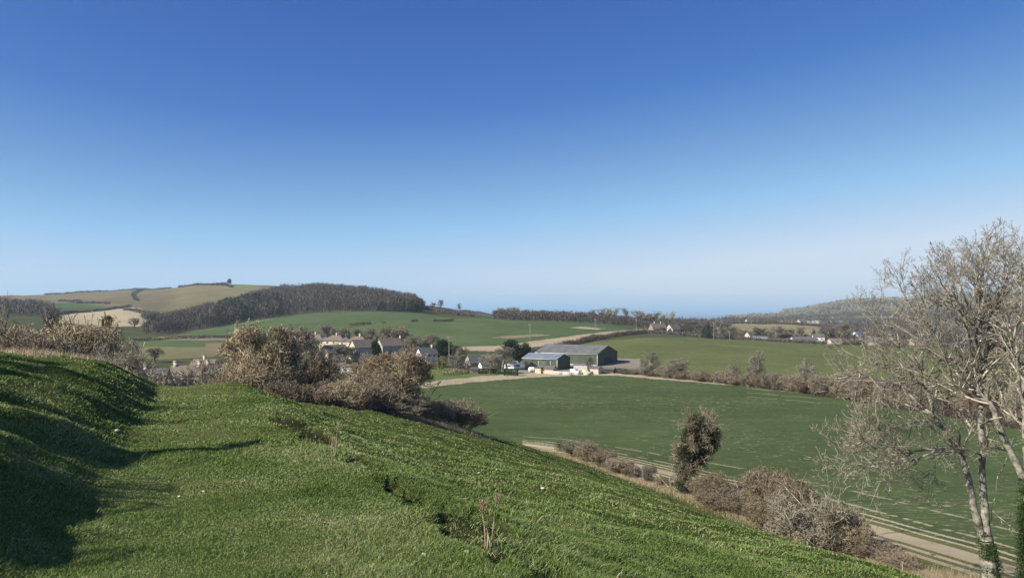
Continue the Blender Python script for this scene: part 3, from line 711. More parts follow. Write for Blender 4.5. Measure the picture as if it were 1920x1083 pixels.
def build_ash(name, label, px0, d, limbs, seed, zbase, ivy, dens=.80):
    sc_ = d/F; x0 = (px0-960)*sc_
    e = tag(empty(name, (x0, d, zbase)), label, 'tree', 'ivy-footed ash trees at the right')
    segs, spawn = limb_set((px0,), sc_, limbs)
    vine = [s for s in segs if s[2][0] < .05]; segs = [s for s in segs if s[2][0] >= .05]
    V, Fc = join([tubes(*s, 9) for s in segs]); V[:, 2] -= zbase
    link('trunk', np_mesh('ash_trunk', V, Fc, 4, M['bark'], True), e)
    g = np.random.default_rng(seed); PP = []; DD = []; LL = []; RR_ = []
    for cu, rr, ch in spawn:
        n = int(ch*dens)
        if n <= 0: continue
        ln = np.linalg.norm(np.diff(cu, axis=0), axis=1).sum()
        t = (.22+.78*g.random(n)**.7)*(len(cu)-1.01); i = t.astype(int)
        dr = norm(cu[i+1]-cu[i]); pr = norm(np.cross(dr, g.normal(size=(n, 3)))); an = .95*(.6+.7*g.random(n))
        D = norm(dr*np.cos(an)[:, None]+pr*np.sin(an)[:, None]*np.array([1, .85, 1]))
        PP.append(cu[i]); DD.append(D); LL.append(np.clip(ln*.46, 1.1, 3.3)*(1.15-.5*t/len(cu))*(.6+.7*g.random(n))); RR_.append(np.maximum(rr[i]*.55, .024))
    lv = grow(g, np.concatenate(PP), np.concatenate(DD), np.concatenate(LL), np.concatenate(RR_),
              [(7, .13, .045, 7, .15, .75, .42, .5), (5, .14, .09, 4, .2, .65, .5, .65), (3, .12, .10, 2, .4, .45, .35, .8), (2, .08, .1, 0, 0, 0, 0, 0)], None, .0095)
    V, Fc = cat_levels(lv+vine, .03); V[:, 2] -= zbase
    link('crown', np_mesh('ash_crown', V, Fc, 4, M['twig_ash']), e)
    bl = [((a-px0)*sc_, c_, (HZ-b_)*sc_-zbase, r*sc_, r*sc_, r*sc_*1.3) for a, b_, r, c_ in ivy]
    link('ivy', leaf_cloud(g, bl, 14000, .085, 'ivy', 'ivy_leaves'), e)
    return e
_, _, zb = at(1855, 47.5)
L1 = [
 ([(1858, 1180, 0), (1856, 1083, 0), (1853, 1040, 0), (1848, 1003, 0)], .52, .40, 0),
 ([(1848, 1015, 0), (1826, 955, .1), (1818, 894, .2), (1808, 854, .2), (1788, 824, .3), (1761, 780, .4), (1748, 730, .6), (1735, 685, .8), (1705, 655, 1), (1671, 618, 1.4), (1640, 585, 1.6)], .24, .03, 34),
 ([(1852, 1015, .1), (1843, 938, 0), (1842, 888, 0), (1840, 820, -.1), (1838, 753, 0), (1836, 700, 0), (1838, 660, .2), (1842, 603, .3), (1845, 557, .4), (1852, 515, .5), (1858, 480, .6)], .25, .03, 44),
 ([(1838, 700, 0), (1826, 679, -.3), (1799, 615, -.8), (1787, 572, -1), (1759, 556, -1.4), (1728, 520, -1.8)], .16, .03, 36),
 ([(1842, 610, .3), (1814, 548, .5), (1808, 515, .9), (1792, 485, 1.3)], .10, .025, 26),
 ([(1836, 715, 0), (1854, 679, .4), (1875, 633, .8), (1872, 603, 1), (1899, 572, 1.2), (1914, 540, 1.6), (1922, 500, 2)], .17, .03, 36),
 ([(1872, 610, 1), (1880, 560, .4), (1888, 520, 0), (1898, 480, -.4)], .09, .025, 26),
 ([(1801, 842, .2), (1741, 837, -.5), (1684, 842, -1.2), (1624, 834, -1.8), (1585, 812, -2.2)], .10, .015, 34),
 ([(1790, 832, .3), (1771, 850, .8), (1728, 871, 1.3), (1684, 887, 1.9), (1634, 882, 2.4), (1605, 874, 2.7)], .09, .015, 24),
 ([(1775, 805, .4), (1734, 786, -.4), (1681, 790, -1), (1636, 800, -1.6), (1600, 790, -2)], .08, .015, 30),
 ([(1748, 735, .6), (1718, 715, -.4), (1670, 722, -1.2), (1620, 705, -2), (1570, 690, -2.6)], .09, .015, 34),
 ([(1742, 705, .7), (1700, 690, 1.4), (1650, 680, 2), (1600, 655, 2.6)], .08, .015, 26),
 ([(1826, 745, -.2), (1802, 735, -.6), (1768, 708, -1), (1745, 660, -1.5), (1715, 615, -2), (1690, 560, -2.4)], .12, .02, 32),
 ([(1838, 760, 0), (1822, 700, .6), (1790, 660, 1.2), (1765, 620, 1.8), (1740, 570, 2.2), (1722, 520, 2.6)], .10, .02, 28),
 ([(1768, 852, .5), (1762, 880, .5), (1758, 921, .6), (1757, 955, .6)], .02, .008, 9),
 ([(1895, 861, .3), (1874, 894, .2), (1870, 934, .1), (1858, 955, .1), (1858, 990, 0)], .035, .02, 2),
 ([(1840, 835, 0), (1880, 842, .2), (1905, 850, .4)], .08, .05, 4),
 ([(1842, 890, 0), (1830, 850, -.5), (1800, 838, -1), (1760, 832, -1.3)], .07, .03, 14),
 ([(1838, 660, .2), (1820, 620, -.6), (1826, 560, -1), (1822, 510, -1.2), (1826, 475, -1.4)], .10, .02, 30),
]
build_ash('ash_tree', 'large bare ash tree with pale forked trunk, ivy only round its foot', 1856, 47.5, L1, 5, zb,
  [(1842, 1000, 6, -.1), (1846, 1020, 12, 0), (1853, 1040, 16, 0), (1858, 1065, 18, 0), (1860, 1090, 18, 0), (1862, 1120, 18, 0), (1850, 1030, 14, -.3)])
_, _, zb2 = at(1935, 46)
L2 = [
 ([(1938, 1180, 0), (1935, 1083, 0), (1932, 980, 0), (1928, 905, 0)], .42, .30, 0),
 ([(1928, 915, 0), (1902, 854, .1), (1875, 794, .3), (1865, 753, .5), (1850, 723, .8), (1848, 690, 1)], .22, .10, 10),
 ([(1930, 915, 0), (1926, 860, -.1), (1917, 820, -.2), (1913, 735, -.3), (1920, 680, -.4), (1935, 610, -.4), (1945, 530, -.4), (1940, 470, -.4)], .22, .03, 46),
 ([(1913, 760, -.3), (1895, 715, -.8), (1885, 670, -1), (1880, 620, -1.2), (1890, 560, -1.4), (1880, 500, -1.6)], .10, .02, 30),
 ([(1926, 850, 0), (1960, 790, .5), (1990, 700, 1), (2000, 600, 1.4), (1990, 500, 1.6)], .16, .03, 40),
 ([(1920, 690, -.4), (1950, 640, -1), (1980, 570, -1.4), (1970, 480, -1.6)], .10, .02, 30),
]
build_ash('ash_tree', 'ash tree cut by the right edge with its trunk wrapped tall in dark ivy', 1930, 46, L2, 6, zb2,
  [(1912+k*1.2, 900+k*22, 8+k*1.3, -.1) for k in range(11)]+[(1925, 930+k*25, 14, 0) for k in range(10)])

# ---- hedge and trees off to the left whose shadows lie on the bank
SU = norm(np.array([-.87*.84, -.49*.84, .545]))
g = np.random.default_rng(8)
GO = 'hedge trees on the bank left of the camera'
tw = TREE['haw0']; tw1 = TREE['haw1']
def caster_h(x, y, over):
    over -= 1.0 if y < 4 else .3
    """height that brings the shadow's tip to the foot of the bank (plus `over` metres)"""
    for t in np.arange(.5, 40, .1):
        qx, qy = x+.87*t, y+.49*t
        if qx*NX+qy*NY > -1.0+over: return max(1.2, h1(qx, qy)+t*.649-h1(x, y))
    return 4
for i, (x, y, ov) in enumerate(((-9.5, -1.2, .1), (-11.5, 2.0, .2), (-13.5, 5.5, -.1), (-16.5, 8.8, .3), (-19.0, 11.5, -.3), (-21.5, 14.6, .1), (-24.5, 18.6, -.3))):
    t_ = (tw, tw1)[i % 2]; hh = caster_h(x, y, ov)*.98
    e = empty('hawthorn_tree', (x, y, h1(x, y)), i*1.3, (hh/7.5*.9, hh/7.5*.9, hh/7.5)); tag(e, 'bare hawthorn in the hedge on the bank left of the camera', 'tree', GO)
    link('trunk', t_[0], e); link('crown', t_[1], e)
for i, (x, y, ov, s_) in enumerate(((-6.6, -1.6, .0, .8), (-7.2, .4, .05, .8), (-8.6, 1.8, -.25, .7), (-9.6, 3.4, -.1, .6), (-11.2, 4.8, .0, .7), (-12.3, 6.6, -.3, .5), (-15.5, 9.4, -.1, .6), (-17.6, 11.4, -.5, .6))):
    kind = 'leafy' if i < 4 else 'grey%d' % (i % 2)
    me, w_, h_ = SHRUB[kind]; hh = caster_h(x, y, ov); k_ = s_ if kind == 'leafy' else s_*1.1
    o = link('evergreen_shrub' if kind == 'leafy' else 'bare_shrub', me, None, (x, y, h1(x, y)-.2), i*1.7, (k_, k_, hh/h_)); tag(o, ('dark evergreen' if kind == 'leafy' else 'bare grey')+' shrub in the hedge on the bank left of the camera', 'shrub', GO)
# tree with the long wavy limb that throws its shadow across the path
gp = []
for px, py in ((170, 872), (200, 867), (240, 858), (275, 850), (330, 845), (370, 843), (410, 846), (440, 842), (470, 831), (490, 826)):
    X_, Y_, Z_ = hit(px, py); gp.append(np.array([X_, Y_, Z_])+SU*13.5)
gp = np.array(gp); base = np.array([gp[0][0]-1.6, gp[0][1]-1.2]); zb_ = h1(*base)
tr = np.array([[base[0], base[1], zb_-.5], [base[0]+.1, base[1]+.1, zb_+2], [base[0]+.5, base[1]+.3, gp[0][2]-1.2], gp[0]-SU*0])
e = tag(empty('leaning_tree', (base[0], base[1], zb_)), 'bare tree with one long wavy limb on the bank left of the camera', 'tree', GO)
o3 = np.array([base[0], base[1], zb_])
tr = tr-o3; gq = gp-o3
link('trunk', np_mesh('leaning_trunk', *tubes(tr[:-1], tr[1:], np.array([.22, .2, .15]), np.array([.2, .15, .09]), 8), 4, M['bark'], True), e)
rl = np.linspace(.17, .09, len(gq))
link('limb', np_mesh('leaning_limb', *tubes(gq[:-1], gq[1:], rl[:-1], rl[1:], 8), 4, M['bark'], True), e)

# ivy stump with stub limbs in the left thicket
x, y, z = at(199, 56); sc_ = 56/F
e = tag(empty('ivy_stump', (x, y, z)), 'ivy-clad dead stump with bare stub limbs rising out of the left thicket', 'tree stump')
wp2 = lambda px, py, o=0: np.array([(px-199)*sc_, o, (HZ-py)*sc_-z])
segs = []
for ln, ra, rb in (([(200, 700), (200, 640), (200, 605)], .22, .14), ([(200, 612), (199, 598), (196, 584)], .07, .03), ([(201, 602), (208, 601), (216, 599)], .07, .03), ([(201, 606), (208, 606), (214, 609)], .07, .04), ([(198, 602), (190, 600), (183, 599)], .05, .02)):
    q = np.array([wp2(*p) for p in ln]); r = np.linspace(ra, rb, len(q)); segs.append(tubes(q[:-1], q[1:], r[:-1], r[1:], 6))
link('trunk', np_mesh('stump_trunk', *join(segs), 4, M['bark_dark'], True), e)
link('ivy', leaf_cloud(np.random.default_rng(3), [(*wp2(201, 603), .33, .33, .38), (*wp2(203, 597), .2, .2, .2), (*wp2(197, 607), .22, .2, .25), (*wp2(201, 612), .18, .18, .3)], 2500, .08, 'ivy', 'ivy_leaves'), e)
# ------------------------------------------------------------------ buildings
def boxv(x0, x1, y0, y1, z0, z1):
    V = np.array([(x, y, z) for z in (z0, z1) for y in (y0, y1) for x in (x0, x1)], float)
    Q = np.array([(0, 2, 3, 1), (4, 5, 7, 6), (0, 1, 5, 4), (2, 6, 7, 3), (0, 4, 6, 2), (1, 3, 7, 5)])
    return V, Q
def box(name, parent, mat, *a, bev=0):
    if len(a) == 6: parts = [boxv(*a)]
    else: parts = [boxv(*q) for q in a[0]]
    V, Q = join(parts); return link(name, np_mesh(name, V, Q, 4, M[mat]), parent)
def gable_body(name, parent, mat, x0, x1, y0, y1, z0, ze, zr):
    ym = (y0+y1)/2
    V = []
    for x in (x0, x1): V += [(x, y0, z0), (x, y1, z0), (x, y1, ze), (x, ym, zr), (x, y0, ze)]
    Fs = [(0, 1, 2, 3, 4)[::-1], (5, 6, 7, 8, 9)] + [(i, (i+1) % 5, (i+1) % 5+5, i+5) for i in range(5)]
    me = bpy.data.meshes.new(name); me.from_pydata(V, [], Fs); me.materials.append(M[mat]); return link(name, me, parent)
def gable_roof(name, parent, mat, x0, x1, y0, y1, ze, zr, th=.18, ov=.3, ove=.35):
    ym = (y0+y1)/2; sl = (zr-ze)/(ym-y0); V = []; Fs = []
    for x in (x0-ove, x1+ove):
        V += [(x, y0-ov, ze-ov*sl+.02), (x, ym, zr+.02), (x, y1+ov, ze-ov*sl+.02), (x, y1+ov, ze-ov*sl+th), (x, ym, zr+th+.05), (x, y0-ov, ze-ov*sl+th)]
    Fs = [(0, 1, 4, 5), (1, 2, 3, 4), (11, 10, 7, 6), (10, 9, 8, 7)]+[(i, i+6, (i+1) % 6+6, (i+1) % 6) for i in range(6)]
    me = bpy.data.meshes.new(name); me.from_pydata(V, [], Fs); me.materials.append(M[mat]); return link(name, me, parent)
def hip_roof(name, parent, mat, x0, x1, y0, y1, ze, zr, ov=.4):
    x0 -= ov; x1 += ov; y0 -= ov; y1 += ov; h = (y1-y0)/2; ym = (y0+y1)/2; z = ze+.01
    V = [(x0, y0, z-.15), (x1, y0, z-.15), (x1, y1, z-.15), (x0, y1, z-.15), (x0, y0, z), (x1, y0, z), (x1, y1, z), (x0, y1, z), (x0+h*.9, ym, zr), (x1-h*.9, ym, zr)]
    Fs = [(3, 2, 1, 0), (0, 1, 5, 4), (1, 2, 6, 5), (2, 3, 7, 6), (3, 0, 4, 7), (4, 5, 9, 8), (5, 6, 9), (6, 7, 8, 9), (7, 4, 8)]
    me = bpy.data.meshes.new(name); me.from_pydata(V, [], Fs); me.materials.append(M[mat]); return link(name, me, parent)
def window(parent, x, y, z, w, h, axis='y', sgn=-1):
    """window on the wall y = const (axis 'y') or x = const (axis 'x'); frame with a pane inside"""
    t = .06; fr = []
    def bb(a0, a1, z0, z1, d0, d1):
        d0_, d1_ = sorted((d0*sgn, d1*sgn))
        return (a0, a1, y+d0_, y+d1_, z0, z1) if axis == 'y' else (x+d0_, x+d1_, a0, a1, z0, z1)
    c = x if axis == 'y' else y
    f = box('window', parent, 'trim', [bb(c-w/2, c-w/2+t, z, z+h, -.03, .05), bb(c+w/2-t, c+w/2, z, z+h, -.03, .05), bb(c-w/2+t, c+w/2-t, z, z+t, -.03, .05), bb(c-w/2+t, c+w/2-t, z+h-t, z+h, -.03, .05), bb(c-t/2, c+t/2, z+t, z+h-t, -.03, .045)])
    box('pane', f, 'glass', *bb(c-w/2+t*.8, c+w/2-t*.8, z+t*.8, z+h-t*.8, -.02, .02))
    return f
def house(name, label, px, d, L, W, eave, ridge, yaw, wall='stone', roof='tile', hip=False, chim=(), wins=(), gwins=(), door=None, cat='house', group=None, dz=0):
    x, y, z = at(px, d); e = tag(empty(name, (x, y, z+dz), math.radians(yaw)), label, cat, group)
    if hip:
        box('wall', e, wall, -L/2, L/2, -W/2, W/2, -1, eave); r = hip_roof('roof', e, roof, -L/2, L/2, -W/2, W/2, eave, ridge)
    else:
        gable_body('wall', e, wall, -L/2, L/2, -W/2, W/2, -1, eave, ridge); r = gable_roof('roof', e, roof, -L/2, L/2, -W/2, W/2, eave, ridge)
    for cx, cm_ in chim:
        c = box('chimney', r, cm_, [(cx-.45, cx+.45, -.4, .4, ridge-.9, ridge+1.3), (cx-.55, cx+.55, -.5, .5, ridge+1.3, ridge+1.45)])
        pt = tubes(np.array([[cx-.2, 0, ridge+1.4], [cx+.2, 0, ridge+1.4]]), np.array([[cx-.2, 0, ridge+1.85], [cx+.2, 0, ridge+1.85]]), np.array([.13, .13]), np.array([.11, .11]), 8)
        link('chimney_pot', np_mesh('chimney_pot', *pt, 4, M['tile']), c)
    for wx, wz, ww, wh in wins: window(e, wx, -W/2, wz, ww, wh)
    for wy, wz, ww, wh, sd in gwins: window(e, sd*L/2, wy, wz, ww, wh, 'x', sd)
    if door is not None:
        box('door', e, 'dark_wood', door-.5, door+.5, -W/2-.05, -W/2+.02, 0, 2.05)
    return e
# three cream semi-detached pairs along the lane at the back of the village
GV = 'cream houses in a row at the back of the village'
W2 = lambda L: [(-L*.33, 3.3, 1.3, 1.1), (L*.33, 3.3, 1.3, 1.1), (-L*.33, .9, 1.5, 1.2), (L*.33, .9, 1.5, 1.2), (0, 3.3, 1, 1)]
house('semi_detached_house', 'leftmost cream house with hipped brown roof at the back of the village', 592, 445, 11, 7.5, 5.0, 7.6, -8, 'cream', 'tile', True, [(0, 'stone')], W2(11), group=GV, dz=1.7)
house('semi_detached_house', 'middle cream house of the back row with a brown hipped roof and pale chimney', 630, 432, 11.5, 7.5, 5.0, 7.8, -8, 'cream', 'tile', True, [(.5, 'stone')], W2(11), group=GV, dz=1.7)
house('semi_detached_house', 'rightmost pale house of the back row standing behind the dark roofed barn', 672, 425, 11, 7.5, 5.0, 7.6, -8, 'cream', 'tile', True, [(1, 'stone')], W2(11), group=GV, dz=1.7)
house('semi_detached_house', 'small cream wing left of the middle house of the back row', 611, 436, 6, 6, 4.6, 6.9, -8, 'cream', 'slate', True, [], [(-1.4, 3, 1, 1), (1.4, 3, 1, 1)], group=GV, dz=1.7)
house('semi_detached_house', 'small cream wing with pyramid roof between the middle and right houses of the back row', 649, 430, 6, 6, 4.7, 7.0, -8, 'cream', 'slate', True, [], [(-1.4, 3, 1, 1), (1.4, 3, 1, 1)], group=GV, dz=1.7)
# long barns of the village, gables turned to the sun
house('stone_barn', 'stone barn with pale gable and long dark roof, left of the three village barns', 627, 372, 10.5, 7, 4.4, 7.8, 42, 'stone', 'tile', chim=[], gwins=[(0, 3.4, .9, 1.2, -1)], wins=[(-3, 1, 1.2, 1.2), (2, 1, 1.2, 1.2)], cat='barn', dz=.6)
house('stone_barn', 'chapel-like stone barn with arched gable opening, middle of the village barns', 680, 384, 11.5, 7, 4.8, 8.4, 40, 'stone', 'tile', gwins=[(0, 1.2, 1.7, 2.4, -1)], wins=[(-3.5, 1.3, 1.1, 1.4), (0, 1.3, 1.1, 1.4), (3.5, 1.3, 1.1, 1.4)], cat='barn', dz=1.7)
house('stone_barn', 'long dark roofed barn with white left gable and end chimneys, right of the village barns', 730, 392, 11.5, 7, 4.8, 8.2, 38, 'cream', 'tile', chim=[(6.4, 'stone')], wins=[(-4, 1.3, 1.2, 1.3), (-1, 1.3, 1.2, 1.3), (2.5, 1.3, 1.2, 1.3)], cat='barn', dz=1.9)
house('cottage', 'whitewashed cottage with slate roof beside the dark evergreens at the right of the village', 800, 362, 8.5, 5.6, 4.4, 7.2, 34, 'white', 'slate', chim=[(2.8, 'stone')], wins=[(-2.7, 3.1, 1, 1), (0, 3.1, 1, 1), (2.6, 3.1, 1, 1), (-2.7, .9, 1.1, 1.2), (2.4, .9, 1.1, 1.2)], gwins=[(0, 2.2, .9, 1.1, -1)], door=0, dz=.2)
e = house('bungalow', 'grey gabled house with a dark dormer roof left of the farm barns', 893, 338, 8.5, 7, 2.7, 6.2, 30, 'stone_dark', 'slate', gwins=[(0, 3.0, 1.5, 1.1, -1), (-1.8, .8, 1.4, 1.1, -1), (1.8, .8, 1.2, 1.1, -1)], wins=[(-1, .9, 1.2, 1), (2, .9, 1.2, 1)])
house('outbuilding', 'small pale gabled outbuilding just right of the grey dormer house', 911, 332, 5.5, 3.6, 2.0, 4.0, 30, 'white', 'slate', cat='outbuilding')
house('white_cottage', 'white building glimpsed through the hawthorns below the village barns', 655, 300, 6, 4, 2.6, 3.2, 5, 'white', 'slate', wins=[(-1.5, .8, 1, 1)], cat='outbuilding', dz=1.3)
house('garden_room', 'pale stone outbuilding with rounded end seen through the hawthorns', 636, 300, 4.2, 4, 2.6, 3.9, 20, 'stone', 'tile', cat='outbuilding', dz=1.0)
# houses below the end of the path
house('house', 'grey roofed house with a row of windows left of the path end', 262, 152, 7, 4.6, 2.4, 4.6, -24, 'stone_dark', 'slate', wins=[(-1.2, 1.3, .8, .9), (0, 1.3, .8, .9), (1.2, 1.3, .8, .9)], gwins=[(0, 2.0, .9, 1, 1)], dz=5.9)
house('house', 'grey slate roof with a small dormer behind the house with windows', 282, 190, 8, 5, 2.4, 4.4, 12, 'stone_dark', 'slate', chim=[(-1.0, 'stone')], dz=5.3)
house('house', 'long brown roofed house with a pale chimney at each end beyond the path', 352, 210, 8, 5, 2.4, 4.6, 4, 'stone', 'tile', chim=[(-3.2, 'stone'), (3.2, 'stone')], wins=[(-2, 1, 1, .9), (1, 1, 1, .9)], dz=4.6)
house('house', 'lower slate roofed house in front of the long brown roof', 353, 170, 6.5, 4, 2.2, 3.6, 6, 'stone_dark', 'slate', wins=[(-1, .9, .9, .8)], dz=3.9)
house('house', 'grey roofed cottage with pale gable left of the tallest hawthorn', 410, 230, 8, 5, 2.6, 4.8, 20, 'stone', 'slate', chim=[(-3, 'stone')], gwins=[(0, 2, .8, .9, -1)], dz=3.8)
house('house', 'small stone house with brown roof half hidden behind the grey bush by the tall hawthorn', 384, 262, 8, 5, 2.6, 4.8, -6, 'stone_dark', 'tile', chim=[(0, 'stone')], dz=3.6)

# ---- farm barns
def farm_barn(label, cx, cy, gz, L, W, eave, ridge, yaw, roof, extra):
    a = math.radians(yaw); ux, uy = math.cos(a), math.sin(a); vx, vy = -uy, ux
    ox = cx-ux*L/2+vx*W/2; oy = cy-uy*L/2+vy*W/2
    e = tag(empty('farm_barn', (ox, oy, gz), a), label, 'barn', 'large sheds of the farm')
    gable_body('wall', e, 'barn_wall', -L/2, L/2, -W/2, W/2, -1, eave, ridge)
    gable_roof('roof', e, roof, -L/2, L/2, -W/2, W/2, eave, ridge, .15, .25, .25)
    sl = (ridge-eave)/(W/2)
    box('gutter', e, 'trim', -L/2-.25, L/2+.25, -W/2-.40, -W/2-.26, eave-.32, eave-.14)
    box('downpipe', e, 'trim', L/2-.1, L/2+.08, -W/2-.14, -W/2-.02, 0, eave-.35)
    extra(e, L, W, eave, ridge); return e
def ex_big(e, L, W, ev, rd):
    box('downpipe', e, 'trim', L*.02, L*.02+.14, -W/2-.14, -W/2-.02, 0, ev-.35)
    box('plinth', e, 'concrete', -L/2-.03, L/2-.2, -W/2-.06, -W/2+.05, -1, 1.9)
    dk = box('door', e, 'dark_wood', [(L/2-.02, L/2+.06, -4, 4, -1, 4.8)])
    for k in range(6): box('roof_light', e, 'barn_roof_new', -L/2+3+k*5.2, -L/2+4.0+k*5.2, -.3, .3, rd+.16, rd+.24)
def ex_small(e, L, W, ev, rd):
    box('door', e, 'barn_wall', -L*.03, L*.3, -W/2-.08, -W/2+.02, 0, 3.2)
    box('door_frame', e, 'trim', [(-L*.03-.15, -L*.03-.02, -W/2-.1, -W/2-.01, 0, 3.3), (L*.3+.02, L*.3+.15, -W/2-.1, -W/2-.01, 0, 3.3)])
gz1 = h1(38, 349)
farm_barn('largest farm barn with a weathered grey roof and dark end gable', 38.1, 345, -25.6, 32, 21.5, 6.7, 10.0, -32, 'barn_roof', ex_big)
farm_barn('smaller farm barn with a pale blue-grey roof in front of the large barn', 19.3, 330, -24.5, 17.3, 11.8, 4.3, 6.1, -32, 'barn_roof_new', ex_small)
def shed(name, label, px, d, L, W, e_, r_, yaw, wall, roof, cat='shed', **k): return house(name, label, px, d, L, W, e_, r_, yaw, wall, roof, cat=cat, **k)
shed('stone_shed', 'low pale stone shed with a dark gabled end in front of the small barn', 1026, 318, 7, 3.4, 1.9, 3.0, -30, 'stone', 'slate')
shed('stone_shed', 'small flat roofed pale shed left of the low stone shed', 1011, 318, 2.6, 2.4, 2.2, 2.3, -30, 'stone', 'slate')
shed('stone_shed', 'small stone shed at the right end of the farmyard wall', 1117, 316, 4, 3.4, 2.3, 2.9, -32, 'stone', 'slate')
shed('stone_shed', 'low dark open shed at the far right of the farmyard', 1141, 320, 5, 3, 1.5, 2.0, -20, 'dark_wood', 'slate')
shed('stone_shed', 'white block store against the foot of the large barn', 1090, 330, 6, 3, 2.3, 2.5, -20, 'concrete', 'barn_roof_new')
x, y, z = at(997, 322); t = tag(empty('storage_tank', (x, y, z), .2), 'white rounded storage tank on the grass beside the small barn', 'tank')
nn = 14; th_ = np.linspace(0, 1, nn); rr = 1.05*np.sqrt(np.clip(1-((th_-.5)/.5)**6, .02, 1)); xx = (th_-.5)*2.9
pp = np.stack([xx, 0*xx, 0*xx+1.15], 1); link('tank_body', np_mesh('tank_body', *tubes(pp[:-1], pp[1:], rr[:-1], rr[1:], 16), 4, M['white'], True), t)
box('cradle', t, 'concrete', [(-1.0, -.7, -.8, .8, -.1, .5), (.7, 1.0, -.8, .8, -.1, .5)])
def wall_line(name, label, pts, h, th, mat, cat='wall', group=None):
    P0 = [at(*p) for p in pts]; parts = []
    for (x0, y0, z0), (x1, y1, z1) in zip(P0[:-1], P0[1:]):
        dx, dy = x1-x0, y1-y0; l = math.hypot(dx, dy); nx, ny = -dy/l*th/2, dx/l*th/2
        V = np.array([(x0-nx, y0-ny, z0-.5), (x1-nx, y1-ny, z1-.5), (x1+nx, y1+ny, z1-.5), (x0+nx, y0+ny, z0-.5), (x0-nx, y0-ny, z0+h), (x1-nx, y1-ny, z1+h), (x1+nx, y1+ny, z1+h), (x0+nx, y0+ny, z0+h)])
        parts.append((V, np.array([(3, 2, 1, 0), (4, 5, 6, 7), (0, 1, 5, 4), (1, 2, 6, 5), (2, 3, 7, 6), (3, 0, 4, 7)])))
    o = link(name, np_mesh(name, *join(parts), 4, M[mat])); return tag(o, label, cat, group)
wall_line('stone_wall', 'pale low wall along the front of the farmyard', [(1036, 314), (1055, 311.5), (1072, 309)], 1.3, .5, 'concrete')
wall_line('stone_wall', 'pale broken wall right of the farmyard sheds', [(1094, 309), (1109, 309.5)], .9, .5, 'stone')
# pallets, bags and trailers in the yard
rq = random.Random(5)
for k, (px, d, w_, h_, lab) in enumerate(((1040, 322, 1.8, 1.3, 'white wrapped bale beside the low stone shed'), (1076, 316, 2.2, 1.9, 'tall white wrapped stack in the middle of the farmyard'), (1083, 313, 1.8, 1.4, 'white wrapped stack second from the middle of the yard'), (1099, 314, 2.4, 1.8, 'pale stack of sacks below the large barn corner'), (1105, 312, 1.6, 1.1, 'small pale stack right of the sacks'))):
    x, y, z = at(px, d); g = np.random.default_rng(k); V, Q = boxv(-w_/2, w_/2, -w_/2, w_/2, -.1, h_)
    V += g.normal(0, .12, V.shape)
    o = link('wrapped_stack', np_mesh('wrapped_stack', V, Q, 4, M['white' if k < 3 else 'stone']), None, (x, y, z), rq.random()); tag(o, lab, 'stack', 'wrapped stacks in the farmyard')
def caravan(label, px, d, yaw, L=5):
    x, y, z = at(px, d); e = tag(empty('caravan', (x, y, z), yaw), label, 'caravan', 'white vehicles parked left of the small barn')
    pr = [(-L/2, .55), (L/2, .55), (L/2, 1.5), (L/2-.5, 2.45), (-L/2+.35, 2.5), (-L/2, 2.0)]; n = len(pr)
    V = [(a, s*1.05, b_) for s in (-1, 1) for a, b_ in pr]; Fs = [tuple(range(n)), tuple(range(2*n-1, n-1, -1))]+[(i, i+n, (i+1) % n+n, (i+1) % n) for i in range(n)]
    me = bpy.data.meshes.new('caravan_body'); me.from_pydata(V, [], Fs); me.materials.append(M['white']); link('body', me, e)
    box('window', e, 'glass', -L*.3, L*.1, -1.08, -1.04, 1.35, 1.95)
    for s in (-1, 1): link('wheel', np_mesh('wheel', *tubes(np.array([[0, s*.9-.08, .32]]), np.array([[0, s*.9+.08, .32]]), np.array([.32]), np.array([.32]), 14), 4, M['black']), e)
    return e
caravan('white caravan parked nearest the left end of the small barn', 972, 334, .25)
caravan('white van-like trailer parked left of the caravan under the dark tree', 956, 332, -.3, 4.4)
caravan('low white trailer parked behind the two white vehicles', 964, 345, .1, 4)

# ---- houses across the valley on the right
GR = 'houses of the hamlet across the right-hand field'
house('thatched_cottage', 'brown thatched cottage at the corner of the hillside field', 1233, 655, 13, 8, 3.6, 8.0, 20, 'stone_dark', 'thatch', chim=[(-3, 'stone'), (3, 'stone')], wins=[(-3, 1, 1.2, 1.2), (2, 1, 1.2, 1.2)], group=GR)
house('thatched_cottage', 'tan gabled cottage right of the thatched one at the field corner', 1262, 665, 11, 8, 3.8, 8.2, 40, 'stone', 'tile', wins=[(-3, 1, 1.2, 1.2)], gwins=[(0, 1.5, 1.2, 1.4, -1)], group=GR)
house('cottage', 'small cottage with a pointed pale gable at the far edge of the right-hand field', 1405, 640, 7, 6, 3, 6.5, 40, 'stone', 'tile', group=GR)
for k, (px, lab) in enumerate(((1412, 'leftmost white static caravan at the edge of the right-hand field'), (1419, 'second white static caravan from the left at the field edge'), (1428, 'third white static caravan from the left at the field edge'), (1434, 'rightmost white static caravan at the field edge'))):
    house('static_caravan', lab, px, 640, 2.6, 8, 2.7, 3.3, -5, 'white', 'barn_roof_new', cat='caravan', group='white static caravans at the far field edge')
house('bungalow', 'long low white bungalow with a dark roof on the far field edge', 1503, 635, 17, 7, 2.5, 5.0, 4, 'white', 'slate', wins=[(-6, .8, 1.6, 1.2), (-2, .8, 1.6, 1.2), (3, .8, 1.6, 1.2)], group=GR)
house('bungalow', 'low dark roofed annexe between the white bungalow and the two-storey white house', 1521, 642, 9, 6, 2.3, 4.4, 4, 'stone_dark', 'slate', group=GR)
